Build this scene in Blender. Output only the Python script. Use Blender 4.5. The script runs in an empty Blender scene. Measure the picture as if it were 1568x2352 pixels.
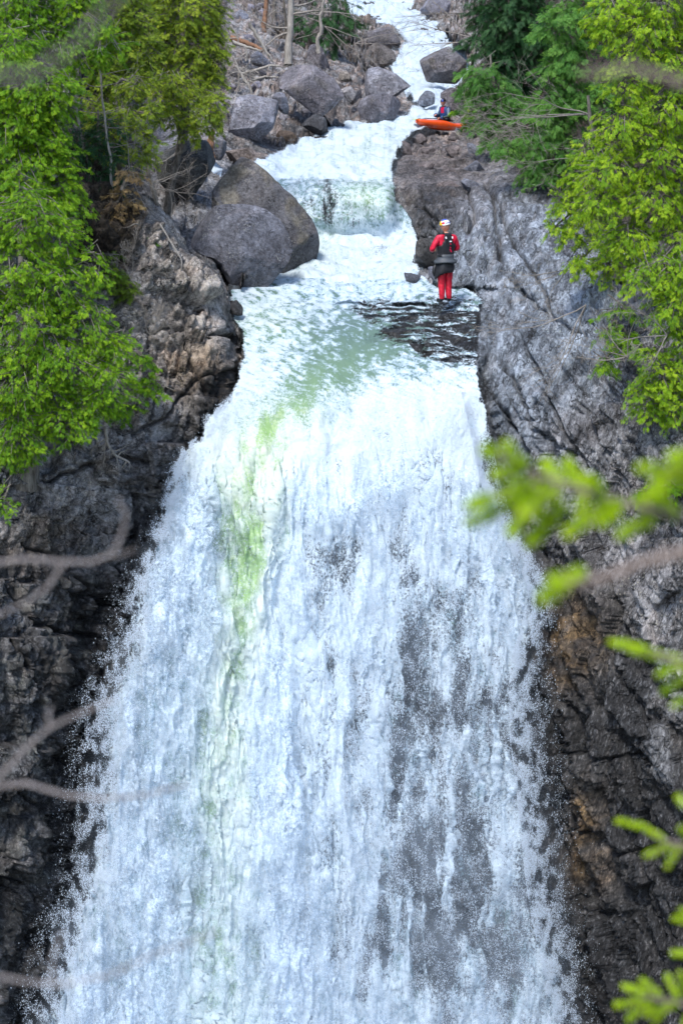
import bpy, bmesh, math, random
import numpy as np
from mathutils import Vector, Matrix
rad = math.radians
SC = bpy.context.scene
COL = SC.collection
# ------------------------------------------------------------------ camera
PITCH = rad(14.6)
CAMZ = 4.3
FPX = 3617.0            # focal length measured on a 1568 x 2352 copy of the photograph
cam_d = bpy.data.cameras.new("camera")
cam = bpy.data.objects.new("camera", cam_d); COL.objects.link(cam)
cam.location = (0, 0, CAMZ)
cam.rotation_euler = (rad(90) - PITCH, 0, 0)
cam_d.sensor_width = 36.0
cam_d.lens = 36.0 * FPX / 2352.0
cam_d.clip_start = 0.05
cam_d.clip_end = 900
cam_d.dof.use_dof = True
cam_d.dof.focus_distance = 34.0
cam_d.dof.aperture_fstop = 2.6
SC.camera = cam
# ------------------------------------------------------------------ sky, sun, exposure
SUN_EL, SUN_AZ = rad(58), rad(205)      # azimuth clockwise from +Y
W = bpy.data.worlds.new("World"); SC.world = W; W.use_nodes = True
nt = W.node_tree
bg = nt.nodes["Background"]
sky = nt.nodes.new("ShaderNodeTexSky"); sky.sky_type = 'NISHITA'; sky.sun_disc = False
sky.sun_elevation = SUN_EL; sky.sun_rotation = SUN_AZ
nt.links.new(sky.outputs[0], bg.inputs[0]); bg.inputs[1].default_value = 0.14
sl = bpy.data.lights.new("sun", 'SUN'); sl.energy = 2.1; sl.angle = rad(12); sl.color = (1.0, 0.96, 0.90)
so = bpy.data.objects.new("sun", sl); COL.objects.link(so)
sd = Vector((math.sin(SUN_AZ) * math.cos(SUN_EL), math.cos(SUN_AZ) * math.cos(SUN_EL), math.sin(SUN_EL)))
so.rotation_euler = sd.to_track_quat('Z', 'Y').to_euler(); so.location = (0, 0, 60)
SC.view_settings.view_transform = 'Standard'; SC.view_settings.look = 'None'
SC.view_settings.exposure = 1.06; SC.view_settings.gamma = 1
SC.cycles.max_bounces = 8; SC.cycles.transparent_max_bounces = 24
SC.cycles.diffuse_bounces = 3; SC.cycles.use_denoising = True
# ------------------------------------------------------------------ small helpers
CP, SP = math.cos(PITCH), math.sin(PITCH)
RGT = np.array([1, 0, 0.]); UPV = np.array([0, SP, CP]); FWD = np.array([0, CP, -SP])
def P(px, py, Y):
    """world point seen at photo point (px,py) at ground distance Y"""
    px = np.asarray(px, float); py = np.asarray(py, float); Y = np.asarray(Y, float)
    cx = (px - 784) / FPX; cy = (1176 - py) / FPX
    dy = CP + cy * SP; dz = -SP + cy * CP
    s = Y / dy
    return np.stack([s * cx, Y + 0 * cx, CAMZ + s * dz], -1)
def project(p):
    q = np.asarray(p, float) - np.array([0, 0, CAMZ])
    d = q @ FWD
    return 784 + FPX * (q @ RGT) / d, 1176 - FPX * (q @ UPV) / d
def sstep(a, b, x):
    t = np.clip((x - a) / (b - a), 0, 1); return t * t * (3 - 2 * t)
def lcg(ix, iy, iz, seed):
    h = (ix.astype(np.uint32) * np.uint32(374761393) + iy.astype(np.uint32) * np.uint32(668265263)
         + iz.astype(np.uint32) * np.uint32(2147483647 - 1376312589) + np.uint32(seed * 2654435761 & 0xffffffff))
    h = (h ^ (h >> np.uint32(13))) * np.uint32(1274126177)
    h = h ^ (h >> np.uint32(16)); h = h * np.uint32(2246822519); return h ^ (h >> np.uint32(15))
def u01(h): return (h & np.uint32(0xffffff)).astype(np.float32) / np.float32(16777216)
def noise3(p, seed=0):
    p = np.asarray(p, np.float32) + np.float32(1000)
    i = np.floor(p).astype(np.int64); f = p - i; w = f * f * f * (f * (f * 6 - 15) + 10)
    out = np.zeros(p.shape[:-1], np.float32)
    for a in (0, 1):
        wa = w[..., 0] if a else 1 - w[..., 0]
        for b in (0, 1):
            wb = w[..., 1] if b else 1 - w[..., 1]
            for c in (0, 1):
                wc = w[..., 2] if c else 1 - w[..., 2]
                h = lcg(i[..., 0] + a, i[..., 1] + b, i[..., 2] + c, seed)
                gx = (h & np.uint32(1023)).astype(np.float32) / 511.5 - 1
                gy = ((h >> np.uint32(10)) & np.uint32(1023)).astype(np.float32) / 511.5 - 1
                gz = ((h >> np.uint32(20)) & np.uint32(1023)).astype(np.float32) / 511.5 - 1
                out += wa * wb * wc * (gx * (f[..., 0] - a) + gy * (f[..., 1] - b) + gz * (f[..., 2] - c))
    return out * 1.1
def fbm(p, octv=4, seed=0, gain=0.5):
    p = np.asarray(p, np.float32); s = 0; a = 1.0; q = p.copy()
    for o in range(octv):
        s = s + a * noise3(q, seed + o * 17); a *= gain; q = q * 2.03 + 3.1
    return s
def billow(p, octv=3, seed=0):
    p = np.asarray(p, np.float32); s = 0; a = 1.0; q = p.copy()
    for o in range(octv):
        s = s + a * (0.35 - np.abs(noise3(q, seed + o * 13))); a *= 0.5; q = q * 2.1 + 1.7
    return s
def cells(p, seed=0):
    """nearest cell: returns F1, F2, random id (3) and vector to the cell point"""
    p = np.asarray(p, np.float32) + np.float32(500)
    i = np.floor(p).astype(np.int64)
    n = p.shape[:-1]
    F1 = np.full(n, 9, np.float32); F2 = np.full(n, 9, np.float32)
    R = np.zeros(n + (3,), np.float32); V = np.zeros(n + (3,), np.float32)
    for a in (-1, 0, 1):
        for b in (-1, 0, 1):
            for c in (-1, 0, 1):
                ix, iy, iz = i[..., 0] + a, i[..., 1] + b, i[..., 2] + c
                r = np.stack([u01(lcg(ix, iy, iz, seed + k)) for k in (1, 2, 3)], -1)
                v = p - (np.stack([ix, iy, iz], -1) + r).astype(np.float32)
                d = np.sqrt((v * v).sum(-1))
                m = d < F1
                F2 = np.where(m, F1, np.minimum(F2, d)); F1 = np.where(m, d, F1)
                R[m] = r[m]; V[m] = v[m]
    R = u01(lcg((R[..., 0] * 9999).astype(np.int64), (R[..., 1] * 9999).astype(np.int64), (R[..., 2] * 9999).astype(np.int64), 7))[..., None] * np.float32(1) + R
    R = R % 1.0
    return F1, F2, R, V
def crack_disp(p, size, seed, tilt=0.9, groove=0.25, stretch=(1, 1, 1)):
    """blocky, fractured surface height (in units of metres for cells of 'size')"""
    q = p / size / np.array(stretch, np.float32)
    q = q + 0.09 * np.stack([noise3(q * 1.7, seed + 51), noise3(q * 1.7, seed + 52), noise3(q * 1.7, seed + 53)], -1)
    F1, F2, R, V = cells(q, seed)
    h = (R[..., 0] - 0.5) * 0.55 + ((R - 0.5) * V).sum(-1) * tilt
    e = F2 - F1
    h = h - groove * (1 - sstep(0.0, 0.16, e))
    return h * size
def block_disp(p, sx, sz, seed, groove=0.10, tilt=0.35, warp=0.12):
    """jointed rock: running rows of blocks, each stepped and tilted by its own amount"""
    w = p + warp * np.stack([noise3(p * 0.9, seed + 3), noise3(p * 0.9, seed + 4), noise3(p * 0.9, seed + 5)], -1)
    y = w[..., 1] / (sx * 1.6); iy = np.floor(y + 500)
    z = w[..., 2] / sz + 0.37 * (iy % 3) + 0.25 * noise3(w * 0.35, seed + 6); iz = np.floor(z + 500)
    o = u01(lcg(iz, iz * 0 + 3, iz * 0, seed)); k = 0.7 + 0.9 * u01(lcg(iz, iz * 0 + 8, iz * 0, seed + 1))
    x = w[..., 0] / sx * k + o * 7; ix = np.floor(x + 500)
    fx_, fz_ = (x + 500) - ix, (z + 500) - iz
    r1, r2, r3 = (u01(lcg(ix, iy, iz, seed + q_)) for q_ in (11, 12, 13))
    h = (r1 - 0.5) + tilt * 2 * ((r2 - 0.5) * (fx_ - 0.5) + (r3 - 0.5) * (fz_ - 0.5))
    e = np.minimum(np.minimum(fx_, 1 - fx_) * sx / k, np.minimum(fz_, 1 - fz_) * sz)
    return h * min(sx, sz) - groove * np.exp(-(e / (0.022 + 0.02 * min(sx, sz))) ** 1.2) * min(sx, sz)
def mesh_np(name, verts, faces, mat=None, parent=None, attrs=None, smooth=True, loc=None, colattr=None, mats=None, mi=None):
    verts = np.asarray(verts, np.float32).reshape(-1, 3)
    if loc is not None: verts = verts - np.asarray(loc, np.float32)
    me = bpy.data.meshes.new(name)
    me.vertices.add(len(verts)); me.vertices.foreach_set("co", verts.ravel())
    if not isinstance(faces, list): faces = [faces]
    faces = [np.asarray(f, np.int32) for f in faces if len(f)]
    nl = sum(f.size for f in faces); nf = sum(len(f) for f in faces)
    me.loops.add(nl); me.polygons.add(nf)
    me.loops.foreach_set("vertex_index", np.concatenate([f.ravel() for f in faces]))
    st = []; k = 0
    for f in faces:
        st.append(np.arange(len(f), dtype=np.int32) * f.shape[1] + k); k += f.size
    me.polygons.foreach_set("loop_start", np.concatenate(st))
    me.polygons.foreach_set("use_smooth", np.full(nf, bool(smooth)))
    for a, v in (attrs or {}).items():
        at = me.attributes.new(a, 'FLOAT', 'POINT'); at.data.foreach_set("value", np.asarray(v, np.float32).ravel())
    if colattr is not None:
        for a, v in colattr.items():
            at = me.attributes.new(a, 'FLOAT_COLOR', 'POINT')
            v = np.asarray(v, np.float32); v = np.concatenate([v, np.ones((len(v), 1), np.float32)], 1)
            at.data.foreach_set("color", v.ravel())
    if mats:
        for m in mats: me.materials.append(m)
        me.polygons.foreach_set("material_index", np.asarray(mi, np.int32))
    elif mat: me.materials.append(mat)
    me.update(calc_edges=True); me.validate()
    o = bpy.data.objects.new(name, me); COL.objects.link(o)
    if loc is not None: o.location = loc
    if parent is not None: o.parent = parent
    return o
def tag(o, label=None, cat=None, group=None, kind=None):
    if label: o["label"] = label
    if cat: o["category"] = cat
    if group: o["group"] = group
    if kind: o["kind"] = kind
    return o
def empty(name, loc, rz=0.0):
    o = bpy.data.objects.new(name, None); COL.objects.link(o); o.location = loc; o.rotation_euler = (0, 0, rz)
    o.empty_display_size = 0.2
    return o
def grid_faces(ny, nx, mask=None):
    i = np.arange((ny) * (nx)).reshape(ny, nx)
    f = np.stack([i[:-1, :-1], i[1:, :-1], i[1:, 1:], i[:-1, 1:]], -1).reshape(-1, 4)
    if mask is not None: f = f[mask.reshape(-1)]
    return f
def compact(v, f, *arrs):
    used = np.zeros(len(v), bool); used[f.ravel()] = True
    idx = np.cumsum(used) - 1
    return v[used], idx[f], [a[used] for a in arrs]
def grid_normals(p):
    gx = np.gradient(p, axis=1); gy = np.gradient(p, axis=0)
    n = np.cross(gy, gx); n /= (np.linalg.norm(n, axis=-1, keepdims=True) + 1e-9)
    camd = np.array([0, 0, CAMZ]) - p
    s = np.sign((n * camd).sum(-1, keepdims=True)); s[s == 0] = 1
    return n * s
def rbf(ctrl, smooth=1e-3):
    c = np.array(ctrl, float); xy = c[:, :2] / 500.0; v = 1.0 / c[:, 2]
    n = len(c)
    d = np.sqrt(((xy[:, None] - xy[None]) ** 2).sum(-1)) + 1e-9
    K = d * d * np.log(d); A = np.zeros((n + 3, n + 3)); A[:n, :n] = K + np.eye(n) * smooth
    A[:n, n] = 1; A[:n, n + 1:] = xy; A[n, :n] = 1; A[n + 1:, :n] = xy.T
    w = np.linalg.solve(A, np.concatenate([v, [0, 0, 0]]))
    def f(px, py):
        sh = px.shape; q = np.stack([px.ravel(), py.ravel()], -1) / 500.0
        out = np.zeros(len(q))
        for k in range(n):
            r2 = ((q - xy[k]) ** 2).sum(-1) + 1e-12
            out += w[k] * 0.5 * r2 * np.log(r2)
        out += w[n] + q @ w[n + 1:]
        out = np.clip(out, 1 / 220.0, 1 / 20.0)
        return (1.0 / out).reshape(sh)
    return f
def inpoly(px, py, poly):
    r = np.zeros(px.shape, bool); n = len(poly); j = n - 1
    for i in range(n):
        xi, yi = poly[i]; xj, yj = poly[j]
        c = ((yi > py) != (yj > py)) & (px < (xj - xi) * (py - yi) / ((yj - yi) + 1e-9) + xi)
        r ^= c; j = i
    return r
def polydist(px, py, poly, closed=True):
    d = np.full(px.shape, 1e9)
    n = len(poly)
    for i in range(n if closed else n - 1):
        x0, y0 = poly[i]; x1, y1 = poly[(i + 1) % n]
        dx, dy = x1 - x0, y1 - y0; L = dx * dx + dy * dy + 1e-9
        t = np.clip(((px - x0) * dx + (py - y0) * dy) / L, 0, 1)
        d = np.minimum(d, (px - x0 - t * dx) ** 2 + (py - y0 - t * dy) ** 2)
    return np.sqrt(d)
def gauss(px, py, cx, cy, sx, sy, ang=0.0):
    c, s = math.cos(rad(ang)), math.sin(rad(ang))
    x = (px - cx) * c + (py - cy) * s; y = -(px - cx) * s + (py - cy) * c
    return np.exp(-0.5 * ((x / sx) ** 2 + (y / sy) ** 2))
# ------------------------------------------------------------------ materials
def new_mat(name):
    m = bpy.data.materials.new(name); m.use_nodes = True
    t = m.node_tree; t.nodes.clear()
    out = t.nodes.new("ShaderNodeOutputMaterial")
    return m, t, out
def N(t, typ, **kw):
    n = t.nodes.new(typ)
    for k, v in kw.items():
        if k.startswith("i_"):
            key = k[2:]; n.inputs[int(key) if key.isdigit() else key.replace("_", " ")].default_value = v
        else: setattr(n, k, v)
    return n
def ramp(t, src, stops, interp='LINEAR'):
    r = t.nodes.new("ShaderNodeValToRGB"); r.color_ramp.interpolation = interp
    el = r.color_ramp.elements
    while len(el) > 1: el.remove(el[-1])
    el[0].position = stops[0][0]; el[0].color = (*stops[0][1], 1)
    for p, c in stops[1:]:
        e = el.new(p); e.color = (*c, 1)
    t.links.new(src, r.inputs[0]); return r.outputs[0]
def g3(v): return (v, v, v)
def mixc(t, fac, a, b, mode='MIX'):
    m = t.nodes.new("ShaderNodeMix"); m.data_type = 'RGBA'; m.blend_type = mode
    for s, v in ((m.inputs[0], fac), (m.inputs[6], a), (m.inputs[7], b)):
        if hasattr(v, "links"): t.links.new(v, s)
        else: s.default_value = v if not isinstance(v, tuple) else (*v, 1)
    return m.outputs[2]
def mth(t, op, a, b=None, clamp=False):
    m = t.nodes.new("ShaderNodeMath"); m.operation = op; m.use_clamp = clamp
    for k, v in ((0, a), (1, b)):
        if v is None: continue
        if hasattr(v, "links"): t.links.new(v, m.inputs[k])
        else: m.inputs[k].default_value = v
    return m.outputs[0]
def noise_n(t, vec, scale, detail=5, rough=0.55, dist=0.0):
    n = N(t, "ShaderNodeTexNoise"); n.inputs["Scale"].default_value = scale
    n.inputs["Detail"].default_value = detail; n.inputs["Roughness"].default_value = rough; n.inputs["Distortion"].default_value = dist
    t.links.new(vec, n.inputs["Vector"]); return n.outputs[0]
def mapped(t, vec, scale=(1, 1, 1), rot=(0, 0, 0)):
    m = N(t, "ShaderNodeMapping"); m.inputs["Scale"].default_value = scale; m.inputs["Rotation"].default_value = rot
    t.links.new(vec, m.inputs["Vector"]); return m.outputs[0]
def attr(t, name):
    a = N(t, "ShaderNodeAttribute"); a.attribute_name = name; return a
def rock_material(name, base_from_attr=False, dark=(0.075, 0.07, 0.075), mid=(0.19, 0.185, 0.19), light=(0.36, 0.36, 0.37), lichen=0.5, strata=(0, 0, 0), sy=1.0, scale=1.0, crk=1.0, layered=0, warm=0.6, mot=0.58):
    m, t, out = new_mat(name)
    tc = N(t, "ShaderNodeTexCoord").outputs["Object"]
    v = mapped(t, tc, (scale, scale, scale * sy), strata)
    if layered: v = mapped(t, mapped(t, tc, (1, 1, 1), (0, layered, 0)), (2.0, 0.9, 0.55))
    n1 = noise_n(t, v, 0.9, 8, 0.62, 0.3)
    n2 = noise_n(t, v, 9.0, 8, 0.7)
    n3 = noise_n(t, v, 38.0, 6, 0.75)
    s = mth(t, 'ADD', mth(t, 'MULTIPLY', n1, 0.42), mth(t, 'ADD', mth(t, 'MULTIPLY', n2, 0.36), mth(t, 'MULTIPLY', n3, 0.34)))
    c = ramp(t, s, [(0.44, dark), (0.545, mid), (0.64, light)])
    nmid = noise_n(t, v, 3.2, 6, 0.7, 0.6)
    c = mixc(t, 1.0, c, ramp(t, nmid, [(0.36, g3(1 - mot)), (0.5, g3(0.96)), (0.64, g3(1 + 0.45 * mot))]), 'MULTIPLY')
    # warm / cool drift
    nw = noise_n(t, v, 1.7, 6, 0.6, 0.5)
    c = mixc(t, ramp(t, nw, [(0.47, g3(0)), (0.66, g3(0.55))]), c, (0.30, 0.20, 0.13), 'MULTIPLY') if False else mixc(t, ramp(t, nw, [(0.50, g3(0)), (0.72, g3(warm))]), c, mixc(t, 1.0, c, (1.25, 0.92, 0.66), 'MULTIPLY'))
    # lichen specks
    vo = N(t, "ShaderNodeTexVoronoi"); vo.inputs["Scale"].default_value = 16 * scale
    t.links.new(mixc(t, 0.12, tc, N(t, "ShaderNodeTexNoise").outputs[1]), vo.inputs["Vector"])
    vo.inputs["Randomness"].default_value = 1
    sp = ramp(t, vo.outputs["Distance"], [(0.16, g3(1)), (0.30, g3(0))])
    ln = noise_n(t, tc, 1.3 * scale, 4, 0.6)
    lm = mth(t, 'MULTIPLY', sp, ramp(t, ln, [(0.5, g3(0)), (0.62, g3(lichen))]))
    c = mixc(t, lm, c, (0.50, 0.50, 0.42))
    # thin dark cracks
    vc = N(t, "ShaderNodeTexVoronoi"); vc.feature = 'DISTANCE_TO_EDGE'; vc.inputs["Scale"].default_value = 2.3 * scale
    wv = N(t, "ShaderNodeVectorMath"); wv.operation = 'ADD'
    nn = N(t, "ShaderNodeTexNoise"); nn.inputs["Scale"].default_value = 3 * scale; t.links.new(v, nn.inputs["Vector"])
    sc_ = N(t, "ShaderNodeVectorMath"); sc_.operation = 'SCALE'; sc_.inputs["Scale"].default_value = 0.5
    t.links.new(nn.outputs[1], sc_.inputs[0]); t.links.new(v, wv.inputs[0]); t.links.new(sc_.outputs[0], wv.inputs[1])
    t.links.new(wv.outputs[0], vc.inputs["Vector"])
    ck = ramp(t, vc.outputs["Distance"], [(0.0, g3(0.9)), (0.035, g3(0))])
    ck = mth(t, 'MULTIPLY', ck, ramp(t, noise_n(t, tc, 2.0 * scale, 3), [(0.45, g3(0)), (0.6, g3(1))]))
    c = mixc(t, ck, c, (0.02, 0.018, 0.017))
    v2 = N(t, "ShaderNodeTexVoronoi"); v2.feature = 'DISTANCE_TO_EDGE'; v2.inputs["Scale"].default_value = 7.5 * scale
    t.links.new(wv.outputs[0], v2.inputs["Vector"])
    ck2 = mth(t, 'MULTIPLY', ramp(t, v2.outputs["Distance"], [(0.0, g3(0.85)), (0.06, g3(0))]), ramp(t, noise_n(t, tc, 3.1 * scale, 4), [(0.45, g3(0)), (0.58, g3(1))]))
    ck2 = mth(t, 'MULTIPLY', ck2, crk)
    c = mixc(t, ck2, c, (0.02, 0.018, 0.017))
    bs = N(t, "ShaderNodeBsdfPrincipled")
    rough = 0.85
    if base_from_attr:
        a = attr(t, "tone"); c = mixc(t, 1.0, c, a.outputs["Color"], 'MULTIPLY')
        w = attr(t, "wet").outputs["Fac"]
        r = mth(t, 'SUBTRACT', 0.88, mth(t, 'MULTIPLY', w, mth(t, 'MULTIPLY', n2, 0.85)), True)
        bs.inputs['Specular IOR Level'].default_value = 0.35
        t.links.new(r, bs.inputs["Roughness"])
        wc = mixc(t, mth(t, 'MULTIPLY', w, ramp(t, n2, [(0.50, g3(0.97)), (0.66, g3(0.66))])), c, (0.010, 0.010, 0.011)); c = wc
    else: bs.inputs["Roughness"].default_value = rough
    t.links.new(c, bs.inputs["Base Color"])
    b = N(t, "ShaderNodeBump"); b.inputs["Strength"].default_value = 1.0; b.inputs["Distance"].default_value = 0.06
    hh = mth(t, 'ADD', mth(t, 'MULTIPLY', n2, 0.8), mth(t, 'SUBTRACT', mth(t, 'MULTIPLY', n3, 0.45), mth(t, 'MULTIPLY', mth(t, 'ADD', ck, ck2), 0.6)))
    t.links.new(hh, b.inputs["Height"]); t.links.new(b.outputs[0], bs.inputs["Normal"])
    t.links.new(bs.outputs[0], out.inputs[0])
    return m
def simple_mat(name, col, rough=0.6, metal=0.0, var=0.15, nscale=20.0, bump=0.0, spec=None, coat=0.0):
    m, t, out = new_mat(name)
    tc = N(t, "ShaderNodeTexCoord").outputs["Object"]
    n = noise_n(t, tc, nscale, 5)
    c = mixc(t, ramp(t, n, [(0.3, g3(0)), (0.7, g3(1))]), tuple(x * (1 - var) for x in col), tuple(min(1, x * (1 + var)) for x in col))
    bs = N(t, "ShaderNodeBsdfPrincipled"); t.links.new(c, bs.inputs["Base Color"])
    bs.inputs["Roughness"].default_value = rough; bs.inputs["Metallic"].default_value = metal
    bs.inputs["Coat Weight"].default_value = coat
    if bump:
        b = N(t, "ShaderNodeBump"); b.inputs["Strength"].default_value = bump; b.inputs["Distance"].default_value = 0.01
        t.links.new(n, b.inputs["Height"]); t.links.new(b.outputs[0], bs.inputs["Normal"])
    t.links.new(bs.outputs[0], out.inputs[0]); return m
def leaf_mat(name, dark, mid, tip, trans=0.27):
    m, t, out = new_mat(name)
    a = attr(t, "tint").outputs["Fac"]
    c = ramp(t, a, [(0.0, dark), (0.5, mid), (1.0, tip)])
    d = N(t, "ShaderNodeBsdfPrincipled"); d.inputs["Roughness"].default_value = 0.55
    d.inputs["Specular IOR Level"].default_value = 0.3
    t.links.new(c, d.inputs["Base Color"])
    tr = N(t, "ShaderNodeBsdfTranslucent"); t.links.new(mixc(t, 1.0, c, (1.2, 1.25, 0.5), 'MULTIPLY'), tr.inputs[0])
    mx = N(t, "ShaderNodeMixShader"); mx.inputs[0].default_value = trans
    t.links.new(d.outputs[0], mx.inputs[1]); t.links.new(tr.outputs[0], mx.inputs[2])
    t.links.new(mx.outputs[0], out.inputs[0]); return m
def bark_mat(name, c0, c1, sc=6):
    m, t, out = new_mat(name)
    tc = N(t, "ShaderNodeTexCoord").outputs["Object"]
    n = noise_n(t, mapped(t, tc, (3, 3, 0.6)), sc, 8, 0.7, 0.4)
    c = ramp(t, n, [(0.35, c0), (0.65, c1)])
    bs = N(t, "ShaderNodeBsdfPrincipled"); t.links.new(c, bs.inputs["Base Color"]); bs.inputs["Roughness"].default_value = 0.9
    b = N(t, "ShaderNodeBump"); b.inputs["Distance"].default_value = 0.03; t.links.new(n, b.inputs["Height"]); t.links.new(b.outputs[0], bs.inputs["Normal"])
    t.links.new(bs.outputs[0], out.inputs[0]); return m
def water_mat(name, holes=True):
    m, t, out = new_mat(name)
    tc = N(t, "ShaderNodeTexCoord").outputs["Object"]
    foam = attr(t, "foam").outputs["Fac"]; green = attr(t, "green").outputs["Fac"]; dens = attr(t, "dens").outputs["Fac"]
    v = mapped(t, tc, (1, 1, 0.62))
    nf = noise_n(t, v, 20.0, 5, 0.78, 0.4)
    nm = noise_n(t, v, 4.0, 5, 0.6, 0.4)
    # clear water against aerated foam; the mid tone paints in bluish shadows
    k = mth(t, 'ADD', foam, mth(t, 'MULTIPLY', mth(t, 'SUBTRACT', nf, 0.5), 2.1))
    k = mth(t, 'ADD', k, mth(t, 'MULTIPLY', mth(t, 'SUBTRACT', nm, 0.5), 1.0))
    kf = ramp(t, k, [(0.22, g3(0)), (0.74, g3(1))])
    clear = mixc(t, green, (0.12, 0.19, 0.20), (0.36, 0.58, 0.22))
    mid = mixc(t, green, (0.34, 0.48, 0.64), (0.58, 0.74, 0.46))
    foamc = mixc(t, green, (0.67, 0.79, 0.93), (0.78, 0.87, 0.66))
    c = mixc(t, kf, mixc(t, ramp(t, k, [(0.0, g3(0)), (0.35, g3(1))]), clear, mid), foamc)
    bs = N(t, "ShaderNodeBsdfPrincipled"); t.links.new(c, bs.inputs["Base Color"])
    t.links.new(mth(t, 'ADD', 0.18, mth(t, 'MULTIPLY', kf, 0.5)), bs.inputs["Roughness"])
    tr = N(t, "ShaderNodeBsdfTranslucent"); t.links.new(c, tr.inputs[0])
    mx = N(t, "ShaderNodeMixShader"); mx.inputs[0].default_value = 0.3
    t.links.new(bs.outputs[0], mx.inputs[1]); t.links.new(tr.outputs[0], mx.inputs[2])
    b = N(t, "ShaderNodeBump"); b.inputs["Strength"].default_value = 0.3; b.inputs["Distance"].default_value = 0.04
    t.links.new(mth(t, 'ADD', nf, nm), b.inputs["Height"]); t.links.new(b.outputs[0], bs.inputs["Normal"])
    # the sheet breaks up into drops where it is thin
    nh = noise_n(t, v, 21.0, 4, 0.85, 0.3)
    nl = noise_n(t, mapped(t, tc, (1, 1, 0.3)), 2.2, 4, 0.6, 0.3)
    q = mth(t, 'ADD', mth(t, 'MULTIPLY', mth(t, 'SUBTRACT', nh, 0.5), 2.2), mth(t, 'MULTIPLY', mth(t, 'SUBTRACT', nl, 0.5), 1.3))
    q = mth(t, 'ADD', q, dens)
    al = ramp(t, q, [(0.30, g3(0)), (0.46, g3(0.45)), (0.66, g3(1))])
    tp = N(t, "ShaderNodeBsdfTransparent")
    m2 = N(t, "ShaderNodeMixShader"); t.links.new(al, m2.inputs[0]); t.links.new(tp.outputs[0], m2.inputs[1]); t.links.new(mx.outputs[0], m2.inputs[2])
    t.links.new(m2.outputs[0], out.inputs[0])
    return m
M = {}
M['rock'] = rock_material("cliff_rock", True, dark=(0.05, 0.047, 0.05), mid=(0.20, 0.20, 0.21), light=(0.46, 0.46, 0.48), lichen=0.8, warm=0.45)
M['slab'] = rock_material("slab_rock", True, dark=(0.05, 0.047, 0.05), mid=(0.21, 0.215, 0.23), light=(0.50, 0.51, 0.54), lichen=0.7, layered=rad(-22), warm=0.35)
M['boulder'] = rock_material("boulder_granite", True, dark=(0.06, 0.057, 0.062), mid=(0.165, 0.168, 0.185), light=(0.34, 0.35, 0.385), lichen=0.9, scale=1.5, crk=0.2, warm=0.25, mot=0.25)
M['water'] = water_mat("white_water")
M['drop'] = simple_mat("water_drops", (0.66, 0.76, 0.88), 0.3, var=0.03)
M['cedar'] = leaf_mat("cedar_leaves", (0.010, 0.055, 0.003), (0.11, 0.27, 0.006), (0.42, 0.62, 0.022))
M['brightcedar'] = leaf_mat("bright_cedar_leaves", (0.012, 0.06, 0.003), (0.14, 0.30, 0.008), (0.52, 0.68, 0.03))
M['olive'] = leaf_mat("olive_cedar_leaves", (0.02, 0.05, 0.006), (0.16, 0.26, 0.020), (0.50, 0.57, 0.04))
M['darkfir'] = leaf_mat("fir_needles", (0.008, 0.035, 0.010), (0.025, 0.085, 0.028), (0.07, 0.17, 0.05), 0.2)
M['midgreen'] = leaf_mat("mid_green_leaves", (0.02, 0.08, 0.016), (0.08, 0.23, 0.04), (0.20, 0.38, 0.07), 0.3)
M['bark'] = bark_mat("grey_bark", (0.07, 0.06, 0.05), (0.24, 0.22, 0.19))
M['palebark'] = bark_mat("pale_dead_wood", (0.20, 0.18, 0.16), (0.45, 0.42, 0.38))
M['redbark'] = bark_mat("reddish_bark", (0.12, 0.06, 0.035), (0.36, 0.20, 0.12))
M['twig'] = bark_mat("grey_twigs", (0.16, 0.14, 0.12), (0.36, 0.33, 0.30))
# ================================================================== THE GORGE
rng = np.random.default_rng(7)
random.seed(7)
# ---- water surfaces: control points (photo x, photo y, distance)
W1C = [(450,690,36.4),(550,690,36.2),(750,660,37.6),(900,665,37.2),(1100,680,35.7),(560,760,34.7),(750,760,34.7),(900,740,35.0),(1100,760,34.2),
       (600,850,33.3),(800,830,33.5),(950,820,33.5),(1090,840,32.9),(480,970,32.0),(700,1000,31.9),(900,950,32.3),(1120,1000,32.0),
       (380,1120,31.3),(700,1200,30.8),(950,1200,31.0),(1200,1200,31.0),(300,1500,30.0),(700,1600,29.4),(1250,1500,30.1),(200,2000,29.0),(700,2000,28.2),(1250,2000,28.9),
       (700,2400,27.4),(1300,2400,28.1),(100,2400,28.0),(700,2700,26.6),(50,2700,27.2),(1400,2700,27.2)]
W1F = rbf(W1C)
W1L = np.array([(640,640),(665,530),(688,528),(720,535),(745,545),(800,560),(850,552),(905,530),(935,500),(955,475),(1000,462),(1020,425),(1050,402),(1130,386),(1190,372),(1250,350),
                (1300,333),(1350,315),(1430,308),(1490,290),(1570,257),(1620,246),(1680,236),(1800,228),(1950,220),(2060,196),(2110,160),(2200,150),(2300,120),(2400,92),(2720,40)], float)
W1R = np.array([(640,960),(655,1000),(665,1085),(690,1108),(760,1100),(830,1092),(900,1104),(980,1122),(1100,1146),(1200,1180),(1290,1232),(1350,1256),(1430,1244),(1500,1220),
                (1600,1210),(1700,1215),(1800,1228),(1900,1238),(2000,1248),(2100,1262),(2200,1286),(2350,1302),(2500,1320),(2720,1350)], float)
def w1_edges(py): return np.interp(py, W1L[:, 0], W1L[:, 1]), np.interp(py, W1R[:, 0], W1R[:, 1])
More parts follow.
